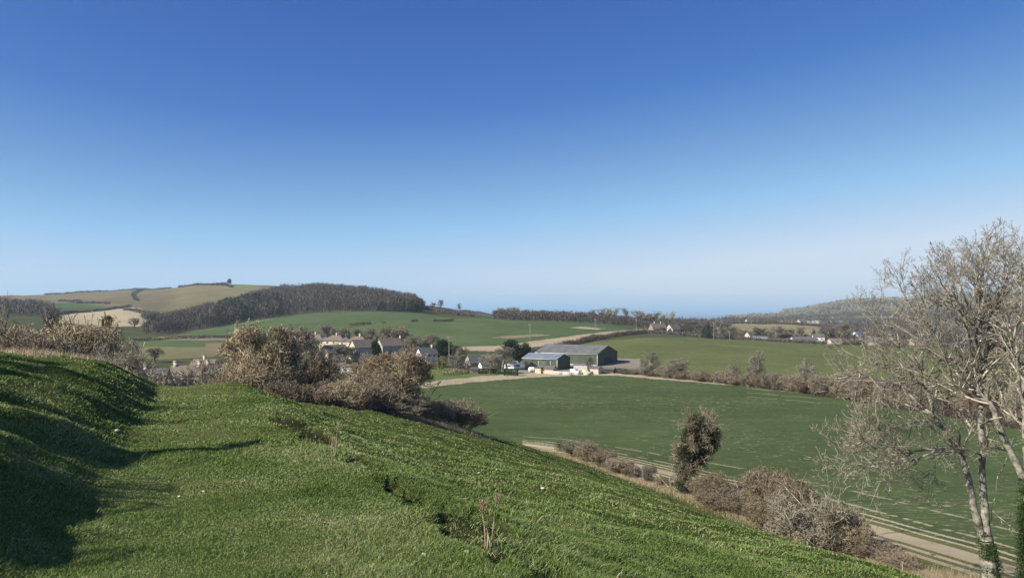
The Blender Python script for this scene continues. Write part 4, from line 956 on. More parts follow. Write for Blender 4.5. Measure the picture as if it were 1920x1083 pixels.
house('white_house', 'two-storey white house with slate roof right of the bungalow', 1534, 645, 9, 7, 5.2, 7.6, -10, 'white', 'slate', wins=[(-2.5, 3.4, 1.2, 1.1), (2.2, 3.4, 1.2, 1.1), (-2.5, .8, 1.3, 1.2)], group=GR)
house('white_house', 'low white house behind the tips of the ash tree near the two-storey house', 1565, 635, 10, 6, 2.6, 4.6, 10, 'stone', 'tile', group=GR)
house('white_house', 'white gabled house standing higher behind the leftmost ash twigs', 1608, 700, 12, 8, 6, 9.5, 38, 'white', 'barn_roof_new', gwins=[(0, 3, 1.2, 1.4, -1)], group=GR)
house('white_house', 'white gable glimpsed through the ash branches right of the higher house', 1672, 690, 9, 8, 5, 8.5, 40, 'white', 'slate', group=GR)
house('house', 'dark roofed house behind the ash branches at the field edge', 1640, 620, 9, 7, 3, 6.5, -30, 'stone_dark', 'slate', group=GR)
house('house', 'grey house deep behind the ash crown at the far field edge', 1720, 650, 11, 7, 3.5, 7, 10, 'stone', 'slate', group=GR)
house('house', 'pale distant farmhouse among trees above the tan field', 1503, 1300, 16, 9, 5, 9, 30, 'cream', 'tile', group=GR)
house('house', 'small pale distant house left of the farmhouse above the tan field', 1405, 1500, 14, 8, 4, 8, 20, 'white', 'slate', group=GR)
house('glasshouse', 'long white distant glasshouse roof at the foot of the right-hand hill', 1540, 1750, 95, 10, 2.2, 3.6, -3, 'white', 'barn_roof_new', cat='glasshouse')

# ---- utility poles
def pole(label, px, d, top):
    x, y, z = at(px, d); h = (HZ-top)/F*d-z; e = tag(empty('utility_pole', (x, y, z)), label, 'utility pole', 'wooden utility poles crossing the fields')
    link('post', np_mesh('pole_post', *tubes(np.array([[0, 0, -.5]]), np.array([[0, 0, h]]), np.array([.19]), np.array([.14]), 8), 4, M['wood'], True), e)
    box('crossarm', e, 'wood', -1.1, 1.1, -.22, -.12, h-.6, h-.42)
    for s in (-.95, 0, .95): link('insulator', np_mesh('insulator', *tubes(np.array([[s, -.17, h-.42]]), np.array([[s, -.17, h-.2]]), np.array([.07]), np.array([.05]), 6), 4, M['trim']), e)
pole('utility pole on the bare patch in the middle of the hillside field', 994, 500, 607)
pole('utility pole near the upper edge of the hillside field above the barn', 1116, 600, 598)
pole('utility pole at the top of the hillside field before the wood', 1193, 690, 599)
pole('utility pole beyond the field corner cottages', 1280, 700, 607)
pole('tall utility pole beside the dark conifer across the right-hand field', 1338, 610, 604)
pole('pale pole at the far edge of the right-hand field left of the caravans', 1368, 620, 621)
pole('pole in front of the tan distant field', 1481, 700, 623)
pole('thin pole behind the village barns', 743, 405, 634)
pole('pole beside the golden conifers of the cottage', 842, 350, 630)

# ---- fences
def fence(label, pts, hpost, spacing, wires, r=.06, group=None, extra=None):
    xs = [np.array(at(*p)) for p in pts]; e = tag(empty('post_and_wire_fence', tuple(xs[0])), label, 'fence', group)
    P0 = []
    for a_, b_ in zip(xs[:-1], xs[1:]):
        n = max(1, int(np.linalg.norm(b_-a_)/spacing)); P0 += [a_+(b_-a_)*k/n for k in range(n)]
    P0.append(xs[-1]); tops = []
    g = np.random.default_rng(2)
    for q in P0:
        q = np.array([q[0], q[1], h1(q[0], q[1])])-xs[0]; lean = g.normal(0, .05, 2)
        t = q+np.array([lean[0], lean[1], hpost*(.9+.2*g.random())]); tops.append((q, t))
        link('post', np_mesh('fence_post', *tubes(np.array([q-[0, 0, .3]]), np.array([t]), np.array([r]), np.array([r*.85]), 7), 4, M['wood']), e)
    for w_ in wires:
        a_ = np.array([q+(t-q)*w_ for q, t in tops]); link('wire', np_mesh('fence_wire', *tubes(a_[:-1], a_[1:], np.full(len(a_)-1, .010), np.full(len(a_)-1, .010), 4), 4, M['wire']), e)
    if extra: extra(e, xs[0])
    return e
def strut(e, o):
    a_ = np.array(at(1231, 102))+[0, 0, 1.5]-o; b_ = np.array(at(1254, 100))-o
    link('strut', np_mesh('fence_strut', *tubes(np.array([a_]), np.array([b_]), np.array([.07]), np.array([.06]), 6), 4, M['wood']), e)
fence('old wooden post fence with a leaning strut in the gap of the lower hedge', [(1190, 108), (1207, 105), (1231, 102), (1257, 100), (1275, 97)], 1.5, 40, (.5, .9), .085, extra=strut)
fence('wire fence with pale posts at the foot of the slope near the ash tree', [(1560, 66), (1605, 62), (1693, 54.5), (1790, 49)], 1.35, 40, (.35, .65, .92), .06)
fence('row of short pale stakes along the near edge of the farm lawn', [(822, 268), (900, 281), (1000, 300), (1085, 306)], 1.1, 3.4, (.8,), .07)

# ---- hedges built as long strips of twigs
def hedge(label, pts, h, w, dens, mat='twig_far', size=.9, group='hedges between the fields', gap=0, name='hedge', seed=1, bw=.16):
    g = np.random.default_rng(seed); P0 = np.array([at(*p) for p in pts]); PP = []
    for a_, b_ in zip(P0[:-1], P0[1:]):
        l = np.linalg.norm(b_-a_); n = int(l*dens); t = g.random(n)[:, None]; PP.append(a_+(b_-a_)*t)
    Q = np.concatenate(PP); n = len(Q)
    Q[:, 0] += g.normal(0, w/2.4, n); Q[:, 1] += g.normal(0, w/2.4, n); Q[:, 2] = H(Q[:, 0], Q[:, 1])
    k = fbm(Q[:, 0], Q[:, 1], 16, 2, seed+3)
    if gap: m = k > gap-.5; Q = Q[m]; k = k[m]; n = len(Q)
    hh = h*(.7+.9*(k+.4)*g.random(n)); z = g.random(n)**.8
    Q[:, 2] += z*hh*.8
    D = norm(g.normal(0, .55, (n, 3))+np.array([0, 0, .9]))
    V, T = blades(Q, D, size*(.6+.8*g.random(n)), bw*(.6+.8*g.random(n)), g)
    return tag(link(name, np_mesh(name, V, T, 3, M[mat])), label, 'hedge', group)
hedge('dark thick hedge running up behind the barns to the field corner', [(985, 385), (1020, 410), (1070, 450), (1130, 510), (1180, 570), (1212, 620)], 3.2, 2.6, 60, 'twig_dark', 1.0, bw=.25)
hedge('thin gappy hedge on the crest line between the two green hill fields', [(655, 640), (700, 640), (760, 650), (800, 668), (850, 690)], 2.2, 2, 26, 'twig_dark', .9, gap=.42, seed=4, bw=.4)
hedge('straight low hedge above the small left-hand field', [(246, 560), (300, 552), (380, 560), (452, 566)], 2.2, 2, 34, 'twig_dark', .9, seed=5, bw=.35)
hedge('dark hedge along the skyline of the left-hand hill', [(84, 2490), (130, 2450), (190, 2430), (250, 2400), (320, 2300)], 4.5, 5, 5, 'twig_dark', 4, seed=6, bw=2.2)
hedge('hedge on the skyline left of the summit of the brown hill', [(335, 2270), (360, 2200), (395, 2130), (425, 2090)], 5, 5, 6, 'twig_dark', 4, seed=7, bw=2.2)
hedge('short curved hedge just below the summit of the brown hill', [(395, 1980), (412, 1960), (426, 1900), (436, 1840)], 5, 4, 6, 'twig_dark', 3, seed=8, bw=2)
hedge('hedge down the brown hillside below the saddle', [(268, 2250), (252, 2050), (249, 1850), (256, 1650)], 5, 4, 5, 'twig_far', 3, seed=9, bw=2)
hedge('hedge along the top of the small green field on the left', [(112, 1650), (140, 1580), (170, 1540), (205, 1500)], 3.5, 4, 7, 'twig_far', 3, seed=10, bw=1.6)
hedge('dark hedge between the small green field and the pale tan field', [(105, 1030), (150, 1110), (190, 1190), (215, 1260), (245, 1330)], 3.4, 3, 14, 'twig_dark', 2, seed=11, bw=1)
hedge('scrubby hedge at the right of the pale tan field', [(234, 1180), (252, 1170), (270, 1100), (278, 1000)], 5, 5, 16, 'twig_far', 2, seed=12, bw=1)
hedge('hedge along the top edge of the tan field across the valley', [(1345, 1400), (1400, 1380), (1450, 1340), (1500, 1290), (1560, 1250)], 5, 4, 12, 'twig_dark', 2.4, seed=13, bw=1.4)
hedge('low scrub on the ridge between the wood and the small hilltop field', [(782, 1040), (800, 1010), (830, 960), (855, 920), (885, 880)], 6, 8, 60, 'twig_far', 1.4, seed=14, bw=.6)
hedge('hedge on the skyline right of the bare wood', [(800, 1120), (840, 1180), (880, 1180), (925, 1150)], 4, 4, 20, 'twig_dark', 1.5, seed=15, bw=.7)
hedge('low hedge behind the garden lawn left of the farm', [(828, 305), (860, 312), (900, 318), (935, 322)], 2.2, 1.6, 60, 'twig_brown', .7, seed=16, bw=.15)
hedge('dark line of scrub at the far edge of the right-hand field', [(1215, 636), (1280, 634), (1350, 632), (1400, 630), (1460, 628), (1545, 630)], 2.4, 4, 46, 'twig_far', 1.2, seed=17, bw=.5)
hedge('scrub at the far edge of the right-hand field behind the ash tree', [(1545, 640), (1620, 650), (1700, 655), (1800, 660), (1960, 665)], 4, 6, 60, 'twig_far', 1.3, seed=18, bw=.5)
hedge('brown undergrowth of the hedgerow beyond the big field', [(1152, 322), (1200, 312), (1300, 286), (1400, 262), (1500, 238), (1600, 216), (1700, 195), (1800, 178), (1960, 155)], 1.7, 2.2, 300, 'twig_dark', .6, seed=19, bw=.07)
def boxhedge(label, px, d, L, W, h, yaw, mat='hedge_green'):
    g = np.random.default_rng(int(px)); n = int(L*h*260); f = g.integers(0, 3, n); u = g.random(n)-.5; v = g.random(n)
    P0 = np.where((f == 0)[:, None], np.stack([u*L, (np.sign(g.random(n)-.5))*W/2, v*h], 1), np.where((f == 1)[:, None], np.stack([u*L, (g.random(n)-.5)*W, np.full(n, h)], 1), np.stack([np.sign(g.random(n)-.5)*L/2, (g.random(n)-.5)*W, v*h], 1)))
    P0 += g.normal(0, .06, P0.shape)
    V, T = blades(P0, norm(g.normal(size=(n, 3))), np.full(n, .25), np.full(n, .2), g)
    x, y, z = at(px, d); o = link('clipped_hedge', np_mesh('clipped_hedge', V, T, 3, M[mat]), None, (x, y, z), math.radians(yaw)); tag(o, label, 'hedge', 'hedges between the fields')
boxhedge('clipped dark green box-shaped hedge at the end of the farm lawn', 958, 306, 5.2, 2.2, 2.5, -12)
boxhedge('low clipped green hedge left of the box-shaped one under the garden trees', 905, 316, 9, 1.6, 1.9, -4)
shed('garden_shed', 'small stone garden shed with dark roof under the round tree by the lawn', 888, 316, 3.4, 2.6, 1.7, 2.5, 20, 'stone', 'slate')

# ---- trees around the village and farm
GF = 'trees around the village and the farm'
for kind, px, d, top, w, lab, nm in (
    ('round0', 965, 350, 636, 46, 'large dark evergreen tree left of the small barn', 'evergreen_tree'),
    ('round1', 985, 356, 640, 24, 'dark evergreen shoulder of the tree against the barn roofs', 'evergreen_tree'),
    ('oak1', 940, 330, 646, 60, 'grey bare tree spreading left of the dark evergreen by the barn', 'bare_tree'),
    ('mid2', 918, 312, 664, 44, 'small bare tree at the edge of the farm lawn', 'bare_tree'),
    ('oak0', 856, 316, 660, 44, 'round brown bare tree at the left of the farm lawn', 'bare_tree'),
    ('conifer0', 822, 372, 628, 26, 'dark conifer behind the white cottage', 'conifer_tree'),
    ('round0', 836, 368, 636, 34, 'dark evergreen tree right of the white cottage', 'evergreen_tree'),
    ('round1', 858, 362, 646, 22, 'small dark evergreen at the right end of the village', 'evergreen_tree'),
    ('golden', 823, 330, 669, 8, 'golden narrow conifer at the left of the lawn', 'golden_conifer'),
    ('golden', 829, 330, 671, 8, 'second golden narrow conifer at the left of the lawn', 'golden_conifer'),
    ('round0', 706, 366, 638, 22, 'round dark evergreen against the white barn gable', 'evergreen_tree'),
    ('conifer0', 707, 420, 622, 9, 'small dark conifer behind the village barns', 'conifer_tree'),
    ('mid1', 660, 372, 650, 26, 'grey bare tree in front of the left village barn roof', 'bare_tree'),
    ('mid2', 638, 365, 648, 34, 'grey bare tree hiding the long side of the left barn', 'bare_tree'),
    ('mid1', 583, 380, 634, 40, 'grey bare tree left of the village barns', 'bare_tree'),
    ('conifer0', 545, 330, 606, 34, 'dark conifer rising behind the tallest hawthorn', 'conifer_tree'),
    ('mid0', 562, 350, 611, 40, 'dark bare tree right of the conifer behind the tallest hawthorn', 'bare_tree'),
    ('mid2', 575, 365, 616, 34, 'bare tree between the conifer and the cream houses', 'bare_tree'),
    ('mid1', 612, 470, 607, 34, 'pale bare tree behind the gap between cream houses', 'bare_tree'),
    ('mid2', 646, 465, 614, 24, 'upright bare tree behind the middle cream house', 'bare_tree'),
    ('mid1', 670, 460, 616, 20, 'small bare tree behind the right cream house', 'bare_tree'),
    ('mid2', 692, 455, 614, 24, 'bare tree with dark stub limbs behind the village', 'bare_tree'),
    ('mid1', 724, 440, 612, 30, 'open bare tree above the white-gabled barn', 'bare_tree'),
    ('mid0', 755, 430, 612, 40, 'large pale rounded bare tree on the slope behind the village', 'bare_tree'),
    ('mid2', 775, 420, 630, 30, 'brown bare tree behind the white cottage', 'bare_tree'),
    ('mid0', 806, 425, 626, 28, 'low rounded bare tree on the field edge behind the cottage', 'bare_tree'),
    ('mid1', 1105, 322, 668, 14, 'small bare tree against the front of the large barn', 'bare_tree'),
    ('mid2', 868, 345, 652, 26, 'bare tree between the dark evergreens and the grey dormer house', 'bare_tree'),
    ('mid1', 290, 380, 652, 34, 'bare tree behind the house roofs left of the path end', 'bare_tree')):
    put_tree(kind, px, d, top, w*(1.35 if kind[:3] == 'mid' else 1), lab, 'tree', GF, nm)
for k, px, d, top, w, lab in (
    ('farb2', 566, 420, 618, 60, 'dark bushes left of the cream houses'), ('farb1', 588, 395, 640, 40, 'bush in front of the leftmost cream house'),
    ('farb2', 620, 470, 612, 46, 'scrub behind the gap left of the middle cream house'), ('farb0', 655, 468, 614, 40, 'scrub behind the middle cream house'),
    ('farb2', 690, 460, 617, 44, 'scrub behind the right cream house'), ('farb1', 722, 452, 618, 46, 'brown scrub above the white-gabled barn'),
    ('farb0', 760, 440, 622, 50, 'pale scrub on the field edge behind the village'), ('farb2', 788, 425, 630, 50, 'grey scrub behind the white cottage'),
    ('farb1', 770, 388, 642, 36, 'brown bush between the barns and the white cottage'), ('farb2', 640, 352, 660, 44, 'dark scrub hiding the foot of the left village barn'),
    ('farb2', 690, 360, 656, 40, 'dark scrub at the foot of the middle village barn'), ('farb0', 728, 365, 658, 46, 'brown scrub below the right village barn'),
    ('farb2', 600, 360, 654, 40, 'grey scrub left of the pale barn gable'), ('farb1', 776, 350, 660, 36, 'bush at the left of the white cottage'),
    ('farb2', 826, 345, 664, 36, 'dark shrub behind the golden conifers'), ('farb0', 872, 318, 672, 34, 'brown garden shrub by the small shed'),
    ('farb2', 930, 318, 672, 30, 'grey garden shrub behind the lawn hedge'), ('farb1', 948, 340, 662, 40, 'brown bush under the dark evergreen by the farm'),
    ('farb2', 450, 480, 622, 60, 'scrub at the corner of the small left-hand field'), ('farb0', 425, 330, 655, 46, 'brown bush behind the tallest hawthorn')):
    put_shrub(k, px, d, top, w, lab, 'garden and field-edge bushes of the village')
# trees on the hedgerow beyond the big field
GHH = 'trees and bushes in the hedgerow beyond the big field'
HD = lambda px: float(np.interp(px, [1152, 1200, 1300, 1400, 1500, 1600, 1700, 1960], [322, 312, 286, 262, 238, 216, 195, 155]))
for kind, px, top, w, lab in (
    ('oak0', 1220, 659, 48, 'pale leaning bare tree near the left end of the hedgerow'),
    ('oak1', 1277, 670, 66, 'broad rounded bare tree, second in the hedgerow'),
    ('oak0', 1420, 657, 50, 'tallest bare tree standing clear in the middle of the hedgerow'),
    ('oak1', 1509, 673, 52, 'bare tree right of the tallest one in the hedgerow'),
    ('oak0', 1375, 681, 38, 'small bare tree left of the tallest hedgerow tree'),
    ('oak1', 1600, 690, 64, 'bare tree in the hedgerow seen behind the ash tips'),
    ('oak0', 1700, 668, 95, 'broad bare tree in the hedgerow behind the ash branches'),
    ('oak1', 1800, 650, 95, 'tall bare tree in the hedgerow behind the ash trunk'),
    ('oak0', 1895, 640, 115, 'bare tree in the hedgerow at the right edge')):
    put_tree(kind, px, HD(px)+1, top, w, lab, 'tree', GHH)
for i, px in enumerate(list(range(1165, 1640, 16))+[1660, 1690, 1730, 1770, 1830, 1870, 1915]):
    put_shrub('brown%d' % (i % 2) if i % 3 else 'grey%d' % (i % 2), px+rngp.uniform(-5, 5), HD(px)+rngp.uniform(-1.5, 1.5), np.interp(px, [1160, 1500, 1700, 1920], [684, 698, 700, 705])+rngp.uniform(-7, 8), rngp.uniform(30, 46)*(1+(px-1160)/900), 'brown bare bush in the hedgerow beyond the big field', GHH)
# belt of trees at the far side of the valley
GB = 'bare trees of the far valley belt'
for kind, px, d, top, w, lab, nm, grp in (
    ('conifer0', 1327, 615, 600, 20, 'tall dark conifer across the right-hand field', 'conifer_tree', None),
    ('conifer0', 1320, 625, 610, 14, 'shorter dark conifer touching the left of the tall one', 'conifer_tree', None),
    ('round0', 1209, 900, 589, 14, 'small dark round evergreen on the wooded ridge', 'evergreen_tree', None),
    ('conifer0', 1526, 700, 615, 16, 'dark rounded conifer behind the two-storey white house', 'conifer_tree', None),
    ('round1', 1554, 690, 622, 26, 'dark evergreen right of the two-storey white house', 'evergreen_tree', None),
    ('mid2', 1348, 625, 600, 26, 'dark bare tree right of the tall conifer', 'bare_tree', None),
    ('mid1', 1373, 640, 612, 34, 'grey bare tree at the left end of the hamlet', 'bare_tree', None),
    ('mid2', 1393, 650, 618, 26, 'grey bare tree behind the pointed gable cottage', 'bare_tree', None),
    ('oak0', 1456, 660, 611, 50, 'large rounded bare tree in front of the tan field', 'bare_tree', None),
    ('mid2', 1502, 660, 612, 26, 'upright bare tree behind the white bungalow', 'bare_tree', None),
    ('far2', 1417, 800, 612, 14, 'small bare tree in the tan field', 'bare_tree', None),
    ('mid1', 1582, 680, 604, 40, 'pale tangled bare tree right of the white house', 'bare_tree', None),
    ('mid0', 1243, 640, 612, 18, 'bush-like bare tree in front of the thatched cottage', 'bare_tree', None),
    ('round1', 430, 2080, 521.5, 9, 'lone dark tree on the summit of the brown hill', 'evergreen_tree', None),
    ('far0', 812, 1150, 567, 16, 'bare tree on the skyline right of the wood', 'bare_tree', None),
    ('far1', 826, 1150, 562, 18, 'taller bare tree on the skyline right of the wood', 'bare_tree', None),
    ('far2', 861, 1170, 568, 11, 'lone bare tree further right on the skyline', 'bare_tree', None),
    ('far3', 145, 1560, 561, 26, 'dark rounded tree clump on the left brown hillside', 'bare_tree', None),
    ('far0', 193, 1530, 565, 17, 'second rounded tree on the left brown hillside', 'bare_tree', None),
    ('mid2', 100, 330, 572, 44, 'bare spreading tree above the left thicket', 'bare_tree', None),
    ('mid1', 286, 700, 584, 32, 'bare open tree left of the dark wood', 'bare_tree', None),
    ('mid2', 250, 720, 596, 26, 'small dark bare tree by the tan field', 'bare_tree', None),
    ('poplar0', 6, 300, 556, 30, 'thin bare tree top above the thicket at the left edge', 'bare_tree', None)):
    put_tree(kind, px, d, top, w, lab, 'tree', grp or GB, nm)
# poplars and tall trees on the ridge
for i, (px, top) in enumerate(((940, 576), (951, 572), (962, 573), (970, 576), (1102, 580), (1112, 576), (1123, 577), (1134, 576), (1146, 578), (1158, 574), (1168, 577), (1188, 579), (1197, 580), (1218, 584), (1226, 583), (1236, 583), (1246, 584), (1258, 583))):
    put_tree('poplar0', px, 880+rngp.uniform(-40, 40), top+rngp.uniform(0, 5), 27, 'tall grey bare tree standing above the wooded ridge in the middle distance', 'tree', 'tall bare trees on the middle ridge')
# bushes in the hamlet belt
for i in range(130):
    px = rngp.uniform(1205, 1610); d = rngp.uniform(660, 860)
    if 1365 < px < 1540 and d > 735: continue
    x, y, z = at(px, d); hpx = rngp.uniform(10, 23); top = HZ-z*F/d-hpx
    put_tree('far%d' % (i % 4), px, d, top, hpx*rngp.uniform(1.2, 1.9), 'grey bare tree among the houses and gardens across the right-hand field', 'tree', GB)

# ---- woods: far-off masses
def wood(name, label, pts_fn, n, hm, mat, seed, w=.6, nb=60, conif=False, group=None):
    g = np.random.default_rng(seed); B = pts_fn(g, n); n = len(B)
    bx = np.array([(x, y) for x, y, s in B]); s = np.array([q[2] for q in B]); bz = H(bx[:, 0], bx[:, 1])
    hh = hm*s*(.75+.5*g.random(n)); rad = hh*(.20 if conif else .30)
    k = np.repeat(np.arange(n), nb); m = len(k); t = g.random(m)
    if conif:
        t = .05+.95*t; r = rad[k]*(1-t)**.8*g.random(m)**.5; D = norm(np.stack([g.normal(0, 1, m), g.normal(0, 1, m), g.normal(-.1, .4, m)], 1))
    else:
        t = .04+.9*t**.8; r = rad[k]*np.sqrt(np.clip(1-((t-.58)/.55)**2, .04, 1))*g.random(m)**.5; D = None
    an = g.random(m)*6.283
    P0 = np.stack([bx[k, 0]+np.cos(an)*r, bx[k, 1]+np.sin(an)*r, bz[k]+hh[k]*t], 1)
    if D is None: D = norm(np.stack([np.cos(an)*.5, np.sin(an)*.5, np.full(m, 1.)], 1)+g.normal(0, .35, (m, 3)))
    V, T = blades(P0, D, hh[k]*(.16 if conif else .2)*(.5+g.random(m)), w*(.5+g.random(m)), g)
    # stems
    b0 = np.stack([bx[:, 0], bx[:, 1], bz-.5], 1); t0 = b0+np.stack([g.normal(0, .4, n), g.normal(0, .4, n), hh*.75], 1)
    Vt, Ft = tubes(b0, t0, np.full(n, .28), np.full(n, .1), 3)
    Tt = np.concatenate([Ft[:, [0, 1, 2]], Ft[:, [0, 2, 3]]])
    V, T = join([(V, T), (Vt, Tt)])
    tag(link(name, np_mesh(name, V, T, 3, M[mat])), label, 'wood', group, 'stuff')
def zone(d0, d1, px0, px1, base, top, hp, acc=None):
    """trees whose foot, seen from the path, falls between the wood's lower edge and its skyline"""
    bx_, by_ = zip(*base); tx_, ty_ = zip(*top)
    def f(g, n):
        out = []; px = g.uniform(px0, px1, n*6); d = np.sqrt(g.uniform(d0**2, d1**2, n*6)); X_ = (px-960)/F*d; z = H(X_, d); py = HZ-F*z/d
        ok = (py < np.interp(px, bx_, by_)) & (py > np.interp(px, tx_, ty_)+hp*900/d)
        if acc is not None: ok &= acc(g, px, d, py)
        i = np.where(ok)[0][:n]; return [(X_[j], d[j], 1.0) for j in i]
    return f
wb = [(225, 640), (260, 632), (300, 626), (380, 616), (450, 604), (540, 592), (620, 585.5), (700, 584), (787, 586)]
wt = [(225, 620), (270, 600), (300, 592), (345, 582), (400, 568), (450, 560), (500, 541), (560, 532), (620, 528.5), (680, 532), (745, 541), (775, 553), (787, 566)]
wood('bare_wood', 'broad bare grey-brown wood covering the hill behind the village', zone(660, 1500, 430, 790, wb, wt, 22), 2600, 15, 'twig_wood', 41, .45, 70)
wood('bare_wood', 'strip of bare trees descending the slope left of the dark conifers', zone(600, 1200, 232, 440, wb, wt, 20), 620, 14, 'twig_wood', 42, .4, 80)
wood('conifer_wood', 'dark conifers at the left shoulder of the bare wood', zone(700, 1250, 405, 545, wb, [(405, 572), (450, 557), (480, 546), (545, 560)], 20, lambda g, px, d, py: g.random(len(px)) < np.interp(px, [405, 440, 500, 545], [.6, 1, .8, .1])), 260, 17, 'conifer', 43, .8, 120, True)
wood('evergreen_wood', 'dark evergreens on the steep right end of the wooded hill', zone(850, 1300, 690, 792, wb, wt, 14, lambda g, px, d, py: g.random(len(px)) < np.interp(px, [690, 790], [.1, 1])), 220, 12, 'evergreen', 44, 1.0, 90)
wood('bare_wood', 'wood at far left below the skyline', zone(820, 1250, -60, 92, [(-60, 600), (92, 592)], [(-60, 556), (0, 556), (40, 555), (92, 566)], 6), 420, 12, 'twig_far', 45, .6, 60)
wood('bare_wood', 'wooded ridge of low trees behind the hillside field', zone(730, 1050, 925, 1345, [(925, 600), (1060, 603), (1345, 620)], [(925, 560), (1345, 560)], 0, lambda g, px, d, py: g.random(len(px)) < np.interp(px, [925, 990, 1345], [.35, 1, 1])), 1150, 8.5, 'twig_far', 46, .5, 60)
wood('bare_wood', 'far trees and hedges in the flat valley beyond the tan field', zone(1400, 2300, 1250, 1960, [(1250, 620), (1960, 625)], [(1250, 560), (1960, 560)], 0, lambda g, px, d, py: fbm(px*3, d, 160, 2, 5) > .02), 1100, 10, 'twig_far', 47, 1.2, 26)
wood('bare_wood', 'trees behind the hamlet between the houses and the valley floor', zone(860, 1350, 1540, 1960, [(1540, 640), (1960, 660)], [(1540, 560), (1960, 560)], 0), 700, 11, 'twig_far', 48, .7, 50)
wood('bare_wood', 'wooded slopes of the hazy hill on the right', zone(2400, 3500, 1360, 2000, [(1360, 610), (2000, 620)], [(1360, 500), (2000, 500)], 0, lambda g, px, d, py: fbm(px*4, d, 260, 2, 15) > -.02), 2200, 13, 'twig_grey', 49, 2.4, 22)
wood('bare_wood', 'thick trees right behind the far edge of the right-hand field', zone(665, 760, 1555, 1960, [(1555, 660), (1960, 690)], [(1555, 560), (1960, 560)], 0), 160, 9, 'twig_far', 50, .4, 90)

# ---- small things in the meadow
def seedhead(label, px, py, h, n, seed):
    x, y, z = hit(px, py); g = np.random.default_rng(seed)
    lv = grow(g, np.zeros((n, 3))+g.normal(0, .03, (n, 3))*[1, 1, 0], norm(np.stack([g.normal(0, .2, n), g.normal(0, .2, n), np.ones(n)], 1)), np.full(n, h)*(.7+.5*g.random(n)), np.full(n, .006), [(6, .05, .02, 6, .7, .6, .3, .7), (3, .1, .05, 6, .6, .8, .35, .8), (2, .1, 0, 0, 0, 0, 0, 0)], None, .0025)
    V, Fc = cat_levels(lv); tag(link('dead_flower_stem', np_mesh('dead_stems', V, Fc, 4, M['straw']), None, (x, y, z)), label, 'plant')
seedhead('dead brown seed heads on upright stems at the furrow edge in the foreground', 918, 1030, .42, 5, 1)
seedhead('thin pale dead stems on the furrow halfway along the path', 628, 858, .45, 5, 2)
seedhead('short dead stems low in the meadow below the ivy-clad tree', 1160, 850, .5, 3, 3)
def stone(label, px, py, s, seed, mat='pebble'):
    x, y, z = hit(px, py); g = np.random.default_rng(seed)
    u, v = np.meshgrid(np.linspace(0, 2*math.pi, 9)[:-1], np.linspace(.15, math.pi-.15, 6)); r = s*(1+g.normal(0, .12, u.shape))
    V = np.stack([r*np.cos(u)*np.sin(v)*1.3, r*np.sin(u)*np.sin(v), r*np.cos(v)*.6+s*.35], -1).reshape(-1, 3)
    i = np.arange(5)[:, None]*8; j = np.arange(8)[None]; Q = np.stack([i+j, i+(j+1) % 8, i+8+(j+1) % 8, i+8+j], -1).reshape(-1, 4)
    me = np_mesh('stone', V, Q, 4, M[mat], True)
    tag(link('stone', me, None, (x, y, z+.01)), label, 'stone', 'pale stones lying in the meadow')
stone('pale stone at the foot of the bank beside the shadow', 219, 810, 0.045, 1)
stone('pale stone on the open slope left of the lower hedge', 1018, 917, 0.050, 2)
stone('white stone in the grass right of the furrow', 898, 888, 0.035, 3)
stone('small stone at the bottom of the picture near the furrow', 795, 1045, 0.020, 4)
stone('small white stone by the seed heads', 875, 1038, 0.020, 5)
stone('tiny white stone in the middle of the path, left one', 336, 933, 0.015, 6)
stone('tiny white stone in the middle of the path, near the first', 382, 923, 0.015, 7)
# pale dry grass along the fence by the track
def tuft_strip(label, pts, w, n, h, seed):
    g = np.random.default_rng(seed); P0 = np.array([at(*p) for p in pts]); k = g.integers(0, len(P0)-1, n); t = g.random(n)[:, None]
    Q = P0[k]*(1-t)+P0[k+1]*t+g.normal(0, w/2, (n, 3)); Q[:, 2] = H(Q[:, 0], Q[:, 1])-.05
    V, T = blades(Q, norm(g.normal(0, .3, (n, 3))+[0, 0, 1]), h*(.5+.7*g.random(n)), .022*(.6+.8*g.random(n)), g)
    tag(link('dry_grass', np_mesh('dry_grass', V, T, 3, M['straw'])), label, 'grass', kind='stuff')
tuft_strip('tall pale dead grass below the ash tree by the track', [(1700, 55), (1750, 53), (1800, 51), (1850, 50)], 3.0, 26000, .8, 3)
tuft_strip('pale dead grass along the foot of the lower hedge', [(1050, 131), (1160, 111), (1230, 101), (1400, 81), (1500, 71), (1605, 61.5), (1700, 54)], 2.2, 30000, .5, 4)
tuft_strip('pale dead grass under the brow thicket', [(390, 60), (470, 60), (560, 60), (650, 65), (740, 68), (820, 74), (880, 80)], 2.4, 22000, .5, 6)
tuft_strip('pale dead grass at the foot of the left thicket', [(0, 30), (80, 32), (160, 34), (220, 38), (270, 42)], 1.6, 7000, .35, 7)
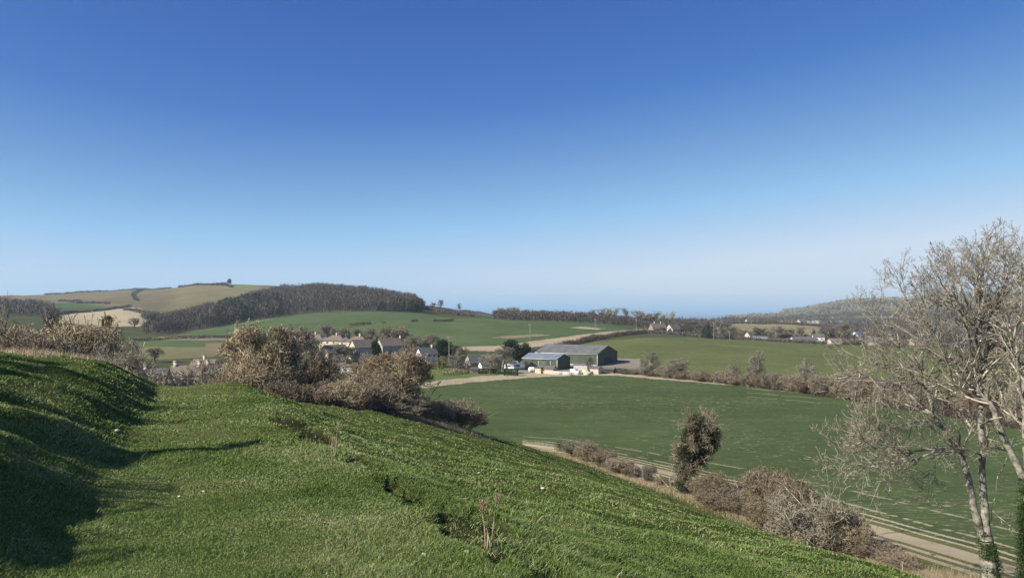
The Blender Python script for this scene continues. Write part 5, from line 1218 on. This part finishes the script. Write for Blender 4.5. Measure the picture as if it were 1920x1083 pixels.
# ------------------------------------------------------------------ light, sky, air, camera
SUN_EL = 33.0; SDIR = norm(np.array([-.87, -.49]))
w = bpy.data.worlds.new('World'); bpy.context.scene.world = w; w.use_nodes = True
nt = w.node_tree; bg = nt.nodes['Background']
sky = nt.nodes.new('ShaderNodeTexSky'); sky.sky_type = 'NISHITA'; sky.sun_disc = False
sky.sun_elevation = math.radians(SUN_EL); sky.sun_rotation = math.atan2(SDIR[0], SDIR[1])
sky.altitude = 100; sky.air_density = 1.0; sky.dust_density = 1.0; sky.ozone_density = 3.0
sep = nt.nodes.new('ShaderNodeSeparateColor'); nt.links.new(sky.outputs[0], sep.inputs[0])
m1 = N(nt, 'ShaderNodeMath', operation='MULTIPLY'); nt.links.new(sep.outputs[0], m1.inputs[0]); m1.inputs[1].default_value = SKYIN
rp = ramp(nt, m1.outputs[0], [(0, (.012, .050, .27)), (.14, (.026, .092, .385)), (.25, (.070, .205, .565)), (.45, (.30, .56, .86)), (.66, (.64, .76, .91)), (1.0, (.74, .82, .93))])
vm = N(nt, 'ShaderNodeVectorMath', operation='SCALE'); nt.links.new(rp, vm.inputs[0]); vm.inputs['Scale'].default_value = 1/(SKYSTR*2**EXPO)
nt.links.new(vm.outputs[0], bg.inputs['Color'])
bg.inputs['Strength'].default_value = SKYSTR
ld = bpy.data.lights.new('sun', 'SUN'); ld.energy = 5.0; ld.angle = math.radians(.5); ld.color = (1, .95, .86)
lo = bpy.data.objects.new('sun', ld); C.objects.link(lo)
e_ = math.radians(SUN_EL)
v_ = Vector((SDIR[0]*math.cos(e_), SDIR[1]*math.cos(e_), math.sin(e_)))
lo.rotation_euler = v_.to_track_quat('Z', 'Y').to_euler(); lo.location = (0, 0, 60)
if HAZE:
    hx, hy0, hy1, z0, z1 = 9600, -9600, 9900, float(Z.min())-1, 190
    V = [(x, y, z) for z in (z0, z1) for y in (hy0, hy1) for x in (-hx, hx)]
    hm = bpy.data.materials.new('haze_air'); hm.use_nodes = True; nt = hm.node_tree; nt.nodes.clear()
    o_ = nt.nodes.new('ShaderNodeOutputMaterial'); pv = nt.nodes.new('ShaderNodeVolumePrincipled')
    pv.inputs['Color'].default_value = (.72, .90, 1.0, 1); pv.inputs['Density'].default_value = HAZE; pv.inputs['Anisotropy'].default_value = .1
    nt.links.new(pv.outputs[0], o_.inputs['Volume'])
    ho = link('haze', simple('haze', V, [(0, 2, 3, 1), (4, 5, 7, 6), (0, 1, 5, 4), (2, 6, 7, 3), (0, 4, 6, 2), (1, 3, 7, 5)], hm)); tag(ho, kind='stuff', label='thin blue haze in the air over the valley', cat='haze')
sc = bpy.context.scene
cam = bpy.data.cameras.new('camera'); co = bpy.data.objects.new('camera', cam); C.objects.link(co)
co.location = (0, 0, 0); co.rotation_euler = (math.radians(90), 0, 0)
cam.sensor_width = 36; cam.lens = 36*F/1920; cam.shift_y = (HZ-541.5)/1920
cam.clip_start = .1; cam.clip_end = 40000
sc.camera = co
sc.view_settings.view_transform = 'Standard'; sc.view_settings.look = 'None'; sc.view_settings.gamma = 1; sc.view_settings.exposure = EXPO
sc.render.engine = 'CYCLES'
sc.cycles.max_bounces = 5; sc.cycles.volume_bounces = 0; sc.cycles.transparent_max_bounces = 8
